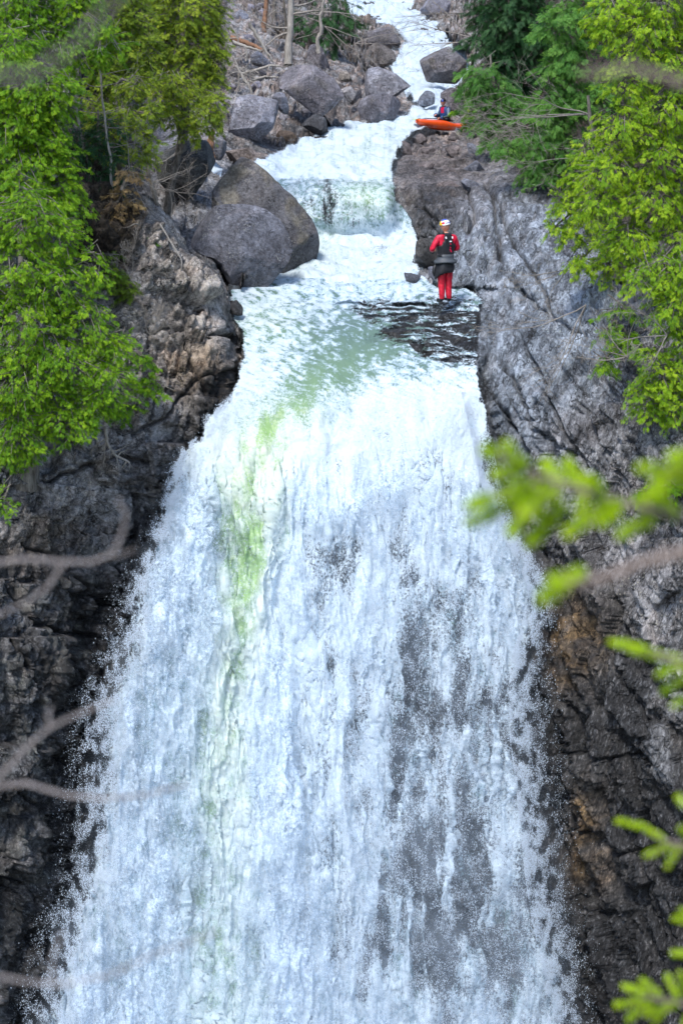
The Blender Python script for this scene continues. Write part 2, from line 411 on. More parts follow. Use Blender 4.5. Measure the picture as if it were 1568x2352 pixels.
W2C = [(600,410,43.6),(760,412,43.5),(900,420,43.2),(650,535,42.2),(750,535,42.2),(850,535,42.0),(920,540,41.2),(700,600,39.8),(800,600,39.8),(930,610,39.0),
       (560,690,36.9),(750,672,37.3),(900,672,37.0),(1000,672,36.8),(760,385,45.0),(700,350,50),(760,330,52),(900,340,51),(750,285,58),(850,285,58.5),(930,268,60),(950,285,58),(965,245,62.5),(930,205,68),
       (905,150,75),(960,110,82),(1040,110,84),(1060,180,74),(1010,240,63),(900,50,98),(850,15,108),(950,20,106),(820,-60,125),(960,-60,125)]
W2F0 = rbf(W2C)
def W2F(x, y):
    # a crisp lip at y 412, a near vertical face, then the foaming slide
    d = W2F0(x, y); k = sstep(640, 690, x) * sstep(930, 880, x)
    return d - k * 0.9 * sstep(414, 432, y) * sstep(560, 500, y)
W2P = [(540,400),(640,352),(740,298),(830,285),(922,268),(968,250),(930,212),(898,158),(915,122),(936,98),(905,66),(860,50),(800,30),(785,0),(780,-60),(960,-60),(945,20),(1000,60),(1040,92),
       (1078,122),(1092,160),(1062,182),(1030,222),(1012,246),(1003,275),(962,296),(932,318),(908,350),(898,392),(905,460),(942,500),(958,545),(955,600),(962,640),(1000,676),(960,700),(540,700),(520,690),(600,620),(640,560),(560,470)]
# small chute between the left boulders
W3P = [(488,365),(510,385),(500,420),(482,455),(470,495),(455,500),(462,470),(478,430),(488,400)]
# ---- ground relief
LEFT = [(-700,-400,34),(-700,300,31),(0,-200,40),(0,300,33.5),(180,300,36),(300,440,34.6),(350,480,34.6),(430,560,34.6),(500,640,34.3),(530,700,34.0),(548,800,33.2),(545,880,32.7),(300,600,33.2),(150,500,33),
        (300,800,32.4),(100,800,31.4),(470,990,32.4),(400,1080,32),(0,1080,30.2),(250,1080,31.2),(-700,1000,28.5),(0,1500,28.9),(250,1500,30.5),(-700,1500,27),
        (0,2000,27.9),(200,2000,29.4),(0,2400,27.3),(200,2400,28.5),(-700,2400,25),(0,2700,26.7),(-700,2700,24),(350,1250,31.6)]
REST = [(300,1250,31.3),(0,1500,28.9),(250,1500,30.5),(-700,1500,27),(0,2000,27.9),(200,2000,29.4),(0,2400,27.3),(-700,2400,25),(0,2700,26.7),(-700,2700,24),(0,1200,29.8),(300,1000,31.5),
        (600,560,39.5),(500,480,42.5),(420,420,43.5),(470,350,47),(560,340,50),(640,320,53),(540,230,56),(560,140,62),(620,60,72),(700,200,62),(780,240,61),(820,150,70),(760,100,76),(700,20,92),(860,120,80),(900,90,86),(780,20,104),(850,-60,125),
        (300,300,50),(0,0,62),(300,0,72),(500,-100,95),(-700,-400,60),(700,-400,150),(1100,-400,150),
        # right bank
        (920,480,42.6),(958,560,40.0),(955,615,38.6),(1000,520,39.4),(1060,560,37.8),(1000,440,42.5),(905,400,46),(905,365,51),(950,330,55.5),(960,305,58.6),(1050,300,58.8),(1075,310,57.5),(1100,380,48),(1150,420,43),
        (1020,400,46),(1060,340,53),
        (1030,640,36.6),(1105,640,36.4),(1130,560,38),(1150,700,35.4),(1115,760,34.5),(1105,830,33.6),(1130,900,33.0),(1200,600,36.8),(1250,480,39.4),(1300,650,34.8),(1400,700,33),(1300,900,31.6),(1180,1050,31.6),
        (1450,950,30.2),(1600,1000,28.6),(1300,1200,30.8),(1500,1300,28.8),(1270,1400,30.6),(1400,1500,29.3),(1600,1600,27.6),(1250,1700,30.0),(1350,1800,29.2),(1500,2000,27.8),(1290,2100,29.6),(1600,2352,26.4),(1350,2352,28.3),
        (2300,1000,25),(2300,2000,23.5),(2300,-400,34),(2300,400,28),(1400,2700,27.6),(1600,2700,25.6),
        (1100,230,62),(1100,100,74),(1060,10,104),(1200,300,52),(1200,50,72),(1400,300,44),(1400,0,55),(1600,400,36),(1600,0,42),(1450,600,34.5)]
LEFTF, RESTF = rbf(LEFT), rbf(REST)
LEFTP = [(-800,-500),(150,-500),(180,280),(250,380),(300,432),(345,455),(385,490),(415,535),(440,572),(490,600),(518,650),(532,700),(545,760),(552,830),(550,900),(560,960),(560,1120),(-800,1120)]
STEP = 3.0
gx = np.arange(-700, 2301, STEP); gy = np.arange(-400, 2701, STEP)
# coarser outside the picture
gx = np.concatenate([np.arange(-700, -60, 16.), np.arange(-60, 1630, 2.6), np.arange(1632, 2300, 16.)])
gy = np.concatenate([np.arange(-400, -60, 16.), np.arange(-60, 2410, 2.9), np.arange(2412, 2700, 14.)])
PX, PY = np.meshgrid(gx, gy)
# wavy outline noise so edges are not clean curves
q = np.stack([PX / 60, PY / 60, PX * 0], -1)
jx = 9 * fbm(q, 4, 3); jy = 9 * fbm(q, 4, 9)
inL = inpoly(PX + jx, PY + jy, LEFTP)
depthL = LEFTF(PX, PY); depthR = RESTF(PX, PY)
# the left outcrop rounds back at its river edge
dL = polydist(PX, PY, LEFTP[2:17], False)
depthL = depthL + 1.6 * (1 - np.clip(dL / 45, 0, 1)) ** 2 * (PY < 900) * sstep(1000, 850, PY)
# riverbed lies below the water
lft, rgt = w1_edges(PY)
w1 = W1F(PX, PY); w2 = W2F(PX, PY)
inW1 = (PX > lft) & (PX < rgt) & (PY > 640)
e1 = np.minimum(PX - lft, rgt - PX)
thick = 0.35 + 0.75 * sstep(0, 260, e1) + 0.5 * sstep(900, 1300, PY)
# ledge where rock shows through a thin film
ledge = sstep(0, 1, 1.3 * gauss(PX, PY, 985, 735, 100, 45, -10) + 1.3 * gauss(PX, PY, 1045, 790, 70, 40) + 0.9 * gauss(PX, PY, 870, 705, 55, 18, -8))
thick = thick * (1 - 0.93 * ledge) 
near1 = np.clip((e1 + 140) / 140, 0, 1)
bed1 = w1 + thick
depthR = np.where(PY > 660, np.maximum(depthR * (1 - near1) + bed1 * near1, np.where(inW1, bed1, 0)), depthR)
in2 = inpoly(PX, PY, W2P) & (PY < 675)
d2 = polydist(PX, PY, W2P)
k2 = np.where(in2, 1.0, np.clip(1 - d2 / 50, 0, 1) * (PY < 675))
bed2 = w2 + np.where(in2, 0.25 + 0.5 * sstep(0, 40, d2), 0.0)
depthL = np.where(inW1 & (e1 > 4), np.maximum(depthL, w1 + 0.35), depthL)
depthR = np.where(in2, np.maximum(depthR, bed2), depthR)
DEPTH = np.where(inL, depthL, depthR)
base = P(PX, PY, DEPTH)
nrm = grid_normals(base)
# keep the normals of the long step surfaces steady
jump = np.abs(np.gradient(DEPTH, axis=1)) + np.abs(np.gradient(DEPTH, axis=0)) > 0.6
nrm[jump] = np.array([0, -0.94, 0.34])
# fracture: slanting slabs on the right, vertical blocks on the left
p = base.astype(np.float32)
# rotate coords for the right bank so layers dip down to the right
def rot(p, ay):
    c, s = math.cos(ay), math.sin(ay)
    return np.stack([p[..., 0] * c - p[..., 2] * s, p[..., 1], p[..., 0] * s + p[..., 2] * c], -1)
right = sstep(820, 1000, PX)
pr = rot(p, rad(-22))
dR = 1.0 * crack_disp(pr, 1.5, 11, 0.9, 0.14, (0.55, 1, 2.0)) + 0.75 * crack_disp(pr, 0.55, 12, 1.0, 0.22, (0.5, 1, 1.9)) + 0.6 * crack_disp(pr, 0.2, 13, 1.2, 0.22, (0.6, 1, 1.7))
pl = rot(p, rad(8))
dLf = 1.0 * crack_disp(pl, 1.4, 21, 1.0, 0.12, (0.8, 1, 1.3)) + 0.9 * crack_disp(pl, 0.5, 22, 1.2, 0.18, (0.8, 1, 1.2)) + 0.7 * crack_disp(pl, 0.19, 23, 1.2, 0.2, (0.9, 1, 1.2))
fine = 0.07 * fbm(p * 0.9, 4, 31, 0.5) + 0.014 * fbm(p * 13, 3, 41, 0.6)
prb = rot(p, rad(-24)); plb = rot(p, rad(14))
bR = 0.75 * block_disp(prb, 0.55, 1.7, 901) + 0.8 * block_disp(prb + 3.3, 0.26, 0.62, 911) + 0.7 * block_disp(rot(p, rad(-30)), 0.11, 0.3, 921)
bL = 0.75 * block_disp(plb, 0.9, 1.15, 931) + 0.8 * block_disp(plb + 1.7, 0.36, 0.42, 941) + 0.7 * block_disp(rot(p, rad(20)), 0.15, 0.19, 951)
disp = ((0.5 * dR + 0.9 * bR) * right + (0.42 * dLf + 0.9 * bL) * (1 - right)) + fine * 0.5
cosv = np.abs((nrm * ((base - np.array([0, 0, CAMZ])) / np.linalg.norm(base - np.array([0, 0, CAMZ]), axis=-1, keepdims=True))).sum(-1))
disp = disp * (0.2 + 0.8 * sstep(0.12, 0.5, cosv))
# ledge: thin flat layers
lay = 0.25 * crack_disp(rot(p, rad(6)), 0.35, 61, 1.8, 0.3, (2.6, 1.4, 0.5)) * 2.0 + 0.05 * fbm(p * np.array([2, 2, 9]), 4, 62)
disp = disp * (1 - ledge) + (lay - 0.02) * ledge
# the slab faces high on the right bank are smoother
slab = sstep(0, 1, 1.2 * gauss(PX, PY, 1220, 720, 110, 200, 12) + 0.9 * gauss(PX, PY, 1420, 1350, 130, 150))
disp = disp * (1 - 0.45 * slab)
far = sstep(45, 60, DEPTH); disp = disp * (1 + 1.2 * far)
disp = disp * np.where(in2, 0.35, 1) 
CR = [[(1130,440),(1180,560),(1240,650),(1262,720)],[(1108,850),(1165,960),(1235,1075)],[(1160,840),(1228,980),(1300,1075)],[(1205,800),(1290,980),(1345,1075)],[(1385,1340),(1430,1480),(1520,1640),(1600,1790)],[(1345,1380),(1400,1520),(1470,1660),(1590,1930)],
      [(1290,1600),(1375,1850),(1470,2060),(1590,2290)],[(1330,930),(1400,1060),(1450,1130)],[(1420,880),(1440,1000),(1510,1110)],[(1240,1400),(1275,1620),(1300,1800),(1340,2000)],[(1270,1720),(1400,1745),(1480,1730)],[(1300,1900),(1420,1960),(1500,1950)],[(1150,620),(1230,700),(1330,760)],
      [(0,1120),(120,1105),(260,1050),(330,1060)],[(0,1300),(80,1420),(160,1460),(330,1480)],[(60,1250),(150,1290),(240,1385),(330,1400)],[(20,1470),(70,1560),(110,1700),(200,1800)],[(170,1500),(220,1600),(240,1700)],[(0,1800),(90,1850),(160,1980)],[(350,760),(400,740),(500,745),(550,780)],[(300,1000),(380,960),(450,870),(540,850)],
      [(420,600),(440,700),(430,800),(470,900)],[(930,450),(1000,430),(1080,445)],[(1060,400),(1090,480),(1075,560)],[(900,500),(960,470),(1000,500),(990,560)],[(1120,420),(1140,520),(1150,600)]]
crk_ = np.zeros(PX.shape)
wx = PX + 9 * fbm(np.stack([PX / 34, PY / 34, PX * 0], -1), 3, 81); wy = PY + 9 * fbm(np.stack([PX / 34, PY / 34, PX * 0], -1), 3, 83)
for c_ in CR:
    bx = (PX > min(a[0] for a in c_) - 40) & (PX < max(a[0] for a in c_) + 40) & (PY > min(a[1] for a in c_) - 40) & (PY < max(a[1] for a in c_) + 40)
    dd = polydist(wx[bx], wy[bx], c_, False); crk_[bx] = np.maximum(crk_[bx], np.exp(-(dd / 3.6) ** 1.3))
disp = disp - 0.30 * crk_ * (1 - ledge)
disp = np.where(inW1 & (PY < 900), disp * (0.35 + 0.65 * ledge), disp)
verts = p + nrm * disp[..., None]
# ---- colour of stone: stains, bands, wetness, painted sky light
lowL = sstep(1080, 1450, PY) * sstep(520, 300, PX)
nearfall = np.exp(-np.clip(np.where(PX < lft, lft - PX, PX - rgt), 0, 1e9) / 70.0) * sstep(820, 900, PY)
nn1 = fbm(p * 0.8, 4, 71); nn2 = fbm(p * 2.2, 4, 72)
wet = np.clip(0.95 * lowL * (0.75 + 0.5 * nn1) + 0.9 * nearfall + ledge * 0.5 + np.where(inW1, 0.9, 0) + np.where(in2, 0.8, 0)
              + 0.95 * sstep(1330, 1420, PY + 60 * nn1) * sstep(1520, 1380, PX - 0.35 * (PY - 1400) + 60 * nn2) * sstep(1100, 1200, PX)
              + 0.8 * gauss(PX, PY, 985, 490, 45, 70) + 0.55 * sstep(1000, 1090, PY) * sstep(1200, 1500, PX) * sstep(1230, 1150, PY) + 0.8 * gauss(PX, PY, 500, 900, 40, 80) + 0.8*gauss(PX,PY,700,320,90,40,-30), 0, 1)
gold = np.clip(1.3 * gauss(PX, PY, 1315, 1480, 60, 90, 10) + 0.9 * gauss(PX, PY, 1345, 1880, 28, 90, 10) + 0.6 * gauss(PX, PY, 1370, 2010, 50, 60), 0, 1) * np.clip(0.7 + nn2, 0, 1)
wet = wet * (1 - 0.5 * gold)
tone = np.ones(PX.shape + (3,)) * 1.0
def blend(col, w):
    global tone
    w = np.clip(w, 0, 1)[..., None]; tone = tone * (1 - w) + np.array(col) * w
skylit_blue = (0.86, 0.99, 1.14)
blend(skylit_blue, 0.9 * sstep(0, 1, 1.6 * gauss(PX, PY, 1200, 760, 130, 210, 10) + gauss(PX, PY, 1150, 520, 90, 90)))  # cool sky light painted into the tone of the right slab
blend((0.58, 0.50, 0.47), 1.0 * gauss(PX, PY, 1000, 380, 130, 90) + 0.5 * gauss(PX, PY, 1330, 980, 60, 50) + 0.5 * gauss(PX, PY, 1450, 1300, 110, 90))
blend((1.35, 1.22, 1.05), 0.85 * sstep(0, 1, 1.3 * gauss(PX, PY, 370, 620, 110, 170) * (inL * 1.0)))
blend((1.35, 1.02, 0.68), (0.75 * gauss(PX, PY, 460, 850, 60, 70) + 0.5 * gauss(PX, PY, 80, 1230, 90, 60)) * (0.8 + nn1))
blend((1.05, 0.68, 0.32), 0.95 * sstep(0, 1, 1.3 * gauss(PX, PY, 1315, 1480, 60, 90, 10) + 0.9 * gauss(PX, PY, 1345, 1880, 28, 90, 10) + 0.6 * gauss(PX, PY, 1370, 2010, 50, 60) + 0.6 * gauss(PX, PY, 515, 905, 22, 40)) * (0.7 + 1.0 * nn2))
blend((0.55, 0.62, 0.5), 0.45 * lowL * sstep(-0.1, 0.4, nn2))
soil = sstep(0, 1, (1 - inL) * sstep(50, 58, DEPTH) * sstep(560, 480, PX) + sstep(0.5, 1.0, gauss(PX, PY, 230, 450, 120, 250)) * 1.2 + sstep(1120, 1220, PX + 0.15 * (400 - PY)) * sstep(520, 380, PY) + sstep(1250, 1400, PX) * sstep(640, 480, PY))
blend((0.25, 0.24, 0.22), 0.75 * crk_)
blend((0.16, 0.13, 0.09), soil)
blend((1.0, 0.75, 0.6), 0.6 * sstep(46, 56, DEPTH) * (nn2 > 0.05) * (1 - soil))
FACES = grid_faces(len(gy), len(gx))
cxm = (PX[:-1, :-1] + PX[1:, 1:]) / 2; cym = (PY[:-1, :-1] + PY[1:, 1:]) / 2; dm = DEPTH[:-1, :-1]
lf, rf = w1_edges(cym)
mid_ = (lf + rf) / 2
region = np.where((cym < 660), np.where(inL[:-1, :-1], 0, np.where((cxm > 895 - 0.0 * cym) & (cym > 290) | (cxm > 1085), 1, 2)), np.where(cxm < np.where(cym < 900, 555, lf + 60), 0, np.where(cxm > rf - 40, 1, 3)))
region = np.where((cym < 290) & (cxm >= 1085), 4, region)
region = np.where((region == 2) & (cym < 300), 4, region)
region = np.where((region == 2), 3, region)
names = {0: 'cliff', 1: 'cliff', 3: 'riverbed', 4: 'hillside'}
for r, nm in names.items():
    f = FACES[(region == r).reshape(-1)]
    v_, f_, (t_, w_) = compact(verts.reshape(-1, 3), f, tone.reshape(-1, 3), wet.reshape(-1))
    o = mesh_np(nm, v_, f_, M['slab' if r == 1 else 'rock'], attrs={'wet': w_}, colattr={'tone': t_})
    tag(o, kind='structure')
def ground_depth(px, py):
    i = np.clip(np.searchsorted(gy, py), 0, len(gy) - 1); j = np.clip(np.searchsorted(gx, px), 0, len(gx) - 1)
    return verts[i, j, 1]
def ground_pt(px, py):
    i = np.clip(np.searchsorted(gy, py), 0, len(gy) - 1); j = np.clip(np.searchsorted(gx, px), 0, len(gx) - 1)
    return verts[i, j].astype(float)
# ================================================================== WATER
def make_water(name, X, Y, depth, mask, dens, foam, green, amp, seed, off=0.0, vstretch=0.5):
    b = P(X, Y, depth); n = grid_normals(b); p = b.astype(np.float32)
    st = np.array([1, 1, vstretch], np.float32)
    warp = 0.25 * np.stack([noise3(p * 1.5 * st, seed + 5), noise3(p * 1.5 * st, seed + 6), noise3(p * 1.5 * st, seed + 7)], -1)
    pp = p * st + warp
    d = 0.30 * fbm(pp * 1.0, 2, seed) + 0.06 * fbm(pp * 3.2, 3, seed + 1) + 0.025 * billow(pp * 9, 2, seed + 2) + 0.026 * noise3(pp * 24, seed + 3)
    v = p + n * (d * amp + off)[..., None]
    f = grid_faces(*X.shape, mask=mask[:-1, :-1] & mask[1:, 1:])
    v_, f_, (a, b_, c) = compact(v.reshape(-1, 3), f, dens.reshape(-1), foam.reshape(-1), green.reshape(-1))
    o = mesh_np(name, v_, f_, M['water'], attrs={'dens': a, 'foam': b_, 'green': c})
    tag(o, kind='structure'); return o, v
# ---- the big fall with the pool above it
fx = np.arange(30, 1370, 2.4); fy = np.arange(640, 2700, 2.7)
FX, FY = np.meshgrid(fx, fy)
wd = W1F(FX, FY)
lft, rgt = w1_edges(FY)
q = np.stack([FX / 38, FY / 55, FX * 0], -1)
ed = np.minimum(FX - lft, rgt - FX) + 16 * fbm(q, 4, 101, 0.6)
fallk = sstep(880, 1080, FY)                       # 0 in the pool, 1 once it is falling
edw = 7 + 30 * fallk
dens = -0.35 + 1.5 * sstep(-edw, edw * 1.6, ed)
nz = fbm(np.stack([FX / 70, FY / 190, FX * 0], -1), 4, 103, 0.55)
plume = fbm(np.stack([FX / 48 + 0.3 * nz, FY / 230, FX * 0], -1), 4, 107, 0.6)
G = lambda *a: gauss(FX, FY, *a)
thin = (0.75 * G(945, 1470, 42, 150) + 0.6 * G(1065, 1440, 30, 120, -4) + 0.55 * G(925, 1760, 45, 180) + 0.6 * G(1070, 1850, 65, 220) + 0.85 * G(960, 2080, 60, 170) + 0.95 * G(1110, 2170, 75, 150)
        + 0.5 * G(735, 1520, 35, 200, 2) + 0.42 * G(780, 2000, 45, 260) + 0.55 * G(870, 985, 30, 28) + 0.35 * G(1120, 1010, 22, 50) + 0.35 * G(770, 1260, 60, 60) + 0.35 * G(600, 1480, 60, 40)
        + 0.3 * G(1150, 1700, 30, 200) + 0.5 * G(1235, 1950, 28, 300) + 0.15 * G(450, 2060, 60, 80) + 0.3 * G(420, 1700, 60, 90) + 0.3 * G(380, 1500, 45, 60) + 0.45*G(250,2150,60,60))
thin = np.minimum(thin * 1.15, 1.0)
dens = dens - thin * (0.66 + 0.35 * nz - 0.6 * plume) * fallk - 0.13 * sstep(640, 900, FX) * fallk - 0.05 * fallk
dens = dens - 0.3 * sstep(0.0, 0.5, nz) * fallk * sstep(650, 800, FX)
wd = wd - 0.30 * plume * sstep(960, 1200, FY)
# tongue of green water
tp = np.array([(700,905),(780,830),(850,745),(930,660),(1020,608),(1100,580),(1250,566),(1350,560),(1450,548),(1600,527),(1800,505),(2000,510),(2300,500)], float)
tc_ = np.interp(FY, tp[:, 0], tp[:, 1]); tw = np.interp(FY, [700, 850, 950, 1050, 1200, 1350, 1700, 2300], [110, 85, 72, 62, 42, 34, 42, 60])
ts = np.interp(FY, [700, 760, 830, 1000, 1250, 1350, 1500, 1700, 2000, 2300], [0.1, 0.35, 0.65, 1.0, 1.0, 0.85, 0.6, 0.6, 0.35, 0.3])
tong = np.exp(-0.5 * ((FX - tc_ + 8 * nz * 6) / tw) ** 2) * ts
tong = tong * (0.8 + 0.55 * fbm(np.stack([FX / 26, FY / 60, FX * 0], -1), 4, 105))
green = np.clip(tong * np.interp(FY, [760, 900, 1020, 1300], [0.12, 0.4, 1.0, 1.0]) + 0.25 * G(600, 740, 70, 50) + 0.12, 0, 1)
poolk = 1 - sstep(760, 900, FY)
foam = 0.80 - 0.80 * np.clip(tong, 0, 1) * np.interp(FY, [1300, 1500], [1, 0.55]) + 0.25 * nz - 0.28 * poolk - 0.22 * G(800, 850, 120, 46, -18) - 0.14 * G(690, 930, 50, 90, 25) + 0.75 * fbm(np.stack([(FX + FY * 0.8) / 34, (FY - FX * 0.4) / 9, FX * 0], -1), 4, 119) * sstep(1000, 850, FY) - 0.15 * G(760, 760, 150, 40) + 0.6 * fbm(np.stack([(FX + FY * 0.5) / 16, (FY - FX * 0.2) / 9, FX * 0], -1), 3, 109) * poolk - 0.3 * G(900, 780, 60, 30) + 0.15 * G(620, 850, 60, 60)
foam = foam + fallk * (0.02 + 0.50 * plume + 0.40 * fbm(np.stack([FX / 30, FY / 40, FX * 0], -1), 3, 108) + 0.35 * G(655, 1550, 45, 500) + 0.3 * G(1000, 1150, 90, 110) + 0.3 * G(1185, 1650, 24, 380) + 0.25 * G(1005, 2050, 30, 350) + 0.25 * G(820, 1600, 40, 400) - 0.22 * G(380, 1750, 100, 500) - 0.15 * sstep(1900, 2300, FY))  # bluer plume valleys and bottom also paint shade into the foam
foam = foam - 0.35 * G(980, 860, 60, 30) - 0.18 * G(560, 1950, 200, 300) * 0.4
foam = foam - 0.25 * thin
pk_ = sstep(1060, 940, FY)
dens = dens * (1 - pk_) + np.maximum(dens, 1.0 * sstep(-4, 12, ed) - 0.25 * (1 - sstep(-10, 5, ed))) * pk_
led = sstep(0, 1, 1.2 * G(985, 735, 95, 42, -10) + 1.2 * G(1045, 790, 70, 38) + 0.8 * G(870, 705, 52, 16, -8))
dens = dens - led * (0.86 + 1.1 * fbm(np.stack([(FX + 0.6 * FY) / 45, FY / 6, FX * 0], -1), 4, 119))
mask = (ed > -edw - 12)
amp = 0.4 + 0.6 * fallk
water_o, wv = make_water('waterfall', FX, FY, wd, mask, dens, foam, green, amp, 201)
# a second, looser veil of thrown water in front of it
vd = dens - 0.55 - 2.2 * np.clip(tong, 0, 1) - 0.8 * sstep(1120, 980, FY)
maskv = mask & (FY > 960)
vf_o, vv = make_water('water_veil', FX, FY, wd - 0.16 - 0.2 * fallk, maskv, vd, foam + 0.1, green * 0.6, amp * 1.25, 301)
# ---- upper river, small fall and slide
ux = np.arange(520, 1110, 1.8); uy = np.arange(-60, 705, 1.8)
UX, UY = np.meshgrid(ux, uy)
ud = W2F(UX, UY)
qq = np.stack([UX / 22, UY / 22, UX * 0], -1)
jj = 5 * fbm(qq, 4, 111)
inu = inpoly(UX, UY, W2P); du = polydist(UX, UY, W2P); sdu = np.where(inu, du, -du) + jj
G2 = lambda *a: gauss(UX, UY, *a)
udens = 0.1 + 1.1 * sstep(-5, 7, sdu)
face = sstep(408, 420, UY) * sstep(545, 500, UY)
unz = fbm(np.stack([UX / 12, UY / 50, UX * 0], -1), 3, 113)
udens -= face * (0.5 * gauss(UX, UY, 757, 480, 12, 50) + 0.42 + 0.4 * unz) * sstep(640, 700, UX) * sstep(900, 850, UX)
udens -= 0.55 * G2(875, 575, 28, 22) + 0.5*G2(1020,140,45,18,-20)
ufoam = 0.80 - face * (0.44 + 0.3 * unz) + 0.25 * unz + 0.55 * fbm(np.stack([(UX + UY * 0.5) / 16, (UY - 0.3 * UX) / 9, UX * 0], -1), 4, 129) - 0.2 * G2(860, 345, 50, 20, -30) - 0.25 * G2(720, 555, 40, 40) - 0.25 * (UY > 655)  # less foam on the face, darkened to paint in its drop shadow
ugreen = 0.1 + 0.35 * face * gauss(UX, UY, 850, 450, 55, 35) + 0.3 * G2(840, 350, 80, 40) + 0.3 * G2(720, 580, 60, 50)
make_water('river', UX, UY, ud, sdu > -14, udens, ufoam, np.clip(ugreen, 0, 1), 0.85 + 0.5 * sstep(45, 80, ud) - 0.55 * face, 401, 0.05, 0.8)
cx_ = np.arange(445, 520, 1.6); cy_ = np.arange(355, 510, 1.6)
CX, CY = np.meshgrid(cx_, cy_)
inc = inpoly(CX, CY, W3P); dc = polydist(CX, CY, W3P); sdc = np.where(inc, dc, -dc) + 4 * fbm(np.stack([CX / 12, CY / 12, CX * 0], -1), 3, 5)
make_water('river', CX, CY, 42.2 + (500 - CY) * 0.03, sdc > -6, 0.1 + 1.1 * sstep(-4, 4, sdc), 0.85 + 0 * CX, 0.1 + 0 * CX, 0.4, 501, 0.0, 0.6)
# ---- fine mist carried in front of and beside the fall
def mist_mat():
    m, t, out = new_mat("mist"); tc = N(t, "ShaderNodeTexCoord").outputs["Object"]
    n = noise_n(t, mapped(t, tc, (1, 1, 0.5)), 1.6, 6, 0.62, 0.3); n2 = noise_n(t, tc, 34.0, 3, 0.8)
    q = mth(t, 'MULTIPLY', attr(t, "dens").outputs["Fac"], mth(t, 'MULTIPLY', ramp(t, n, [(0.30, g3(0.15)), (0.68, g3(1))]), ramp(t, n2, [(0.35, g3(0.55)), (0.65, g3(1.0))])))
    d = N(t, "ShaderNodeBsdfDiffuse"); d.inputs[0].default_value = (0.68, 0.80, 0.95, 1); tr = N(t, "ShaderNodeBsdfTranslucent"); tr.inputs[0].default_value = (0.68, 0.80, 0.95, 1)
    mx = N(t, "ShaderNodeMixShader"); mx.inputs[0].default_value = 0.5; t.links.new(d.outputs[0], mx.inputs[1]); t.links.new(tr.outputs[0], mx.inputs[2])
    tp = N(t, "ShaderNodeBsdfTransparent"); m2 = N(t, "ShaderNodeMixShader"); t.links.new(q, m2.inputs[0]); t.links.new(tp.outputs[0], m2.inputs[1]); t.links.new(mx.outputs[0], m2.inputs[2])
    t.links.new(m2.outputs[0], out.inputs[0]); return m
M['mist'] = mist_mat()
mxx = np.arange(-120, 1520, 12.); myy = np.arange(920, 2700, 12.); MX, MY = np.meshgrid(mxx, myy); ml, mr = w1_edges(MY)
for k_, (off_, a_) in enumerate(((0.55, 0.23), (0.95, 0.17))):
    wob = 26 * fbm(np.stack([MX / 80, MY / 110, MX * 0], -1), 4, 131 + k_)
    e_ = np.minimum(MX - ml, mr - MX) + wob; sp_ = 22 + 46 * sstep(1000, 2000, MY)
    dn = a_ * sstep(-sp_, sp_ * 1.4, e_) * sstep(960, 1250, MY) * (0.65 + 0.6 * sstep(1400, 2300, MY)) * (1 - 0.45 * np.exp(-((MX - np.interp(MY, tp[:, 0], tp[:, 1])) / 50) ** 2) * sstep(1900, 1300, MY))
    b_ = P(MX, MY, W1F(MX, MY) - off_ + 0.3 * fbm(np.stack([MX / 150, MY / 200, MX * 0], -1), 3, 141 + k_)); f_ = grid_faces(*MX.shape, mask=(dn[:-1, :-1] > 0.004))
    v_, f_, (d_,) = compact(b_.reshape(-1, 3), f_, dn.reshape(-1))
    o = mesh_np('mist', v_, f_, M['mist'], attrs={'dens': d_}); tag(o, ('thin blue white mist hugging the face of the fall', 'outer veil of mist drifting before the fall')[k_], 'mist', kind='stuff')
# ---- flying drops round the fall
def drops():
    n = 900000
    yy = 900 + 1500 * rng.random(n) ** 0.85
    l, r = w1_edges(yy)
    side = rng.random(n)
    spread = 8 + 38 * sstep(950, 1700, yy)
    xx = np.where(side < 0.24, l + 12 + rng.normal(0, 1, n) * spread * 0.8, np.where(side < 0.46, r - 10 + np.abs(rng.normal(0, 1, n)) * spread * 0.9 - 35, l + (r - l) * np.where(rng.random(n) < 0.6, 0.55 + 0.45 * rng.random(n), rng.random(n))))
    keep = rng.random(n) < np.where(side >= 0.46, 0.95, 1)
    # gather the drops in wisps
    w = fbm(np.stack([xx / 25, yy / 40, xx * 0], -1), 3, 77)
    keep &= rng.random(n) < sstep(-0.35, 0.35, w)
    xx, yy = xx[keep], yy[keep]; n = len(xx)
    dep = W1F(xx, yy) - 0.25 - rng.exponential(0.28, n)
    c = P(xx, yy, dep)
    s = 0.002 + 0.0055 * rng.random(n) ** 5
    tet = np.array([[1, 1, 1], [1, -1, -1], [-1, 1, -1], [-1, -1, 1]], float) * 0.7
    v = c[:, None, :] + tet[None] * s[:, None, None] * np.array([1, 1, 2.4]) + rng.normal(0, 1, (n, 4, 3)) * 0.25 * s[:, None, None]
    f = np.array([[0, 1, 2], [0, 3, 1], [0, 2, 3], [1, 3, 2]])
    F = (np.arange(n)[:, None, None] * 4 + f[None]).reshape(-1, 3)
    o = mesh_np('spray', v.reshape(-1, 3), F, M['drop'])
    tag(o, 'fine white spray of drops thrown off the falling water', 'spray', kind='stuff')
drops()
# plunge pool far below, out of the picture
pv = np.array([(-40, 5, -21.5), (40, 5, -21.5), (40, 34, -21.5), (-40, 34, -21.5)])
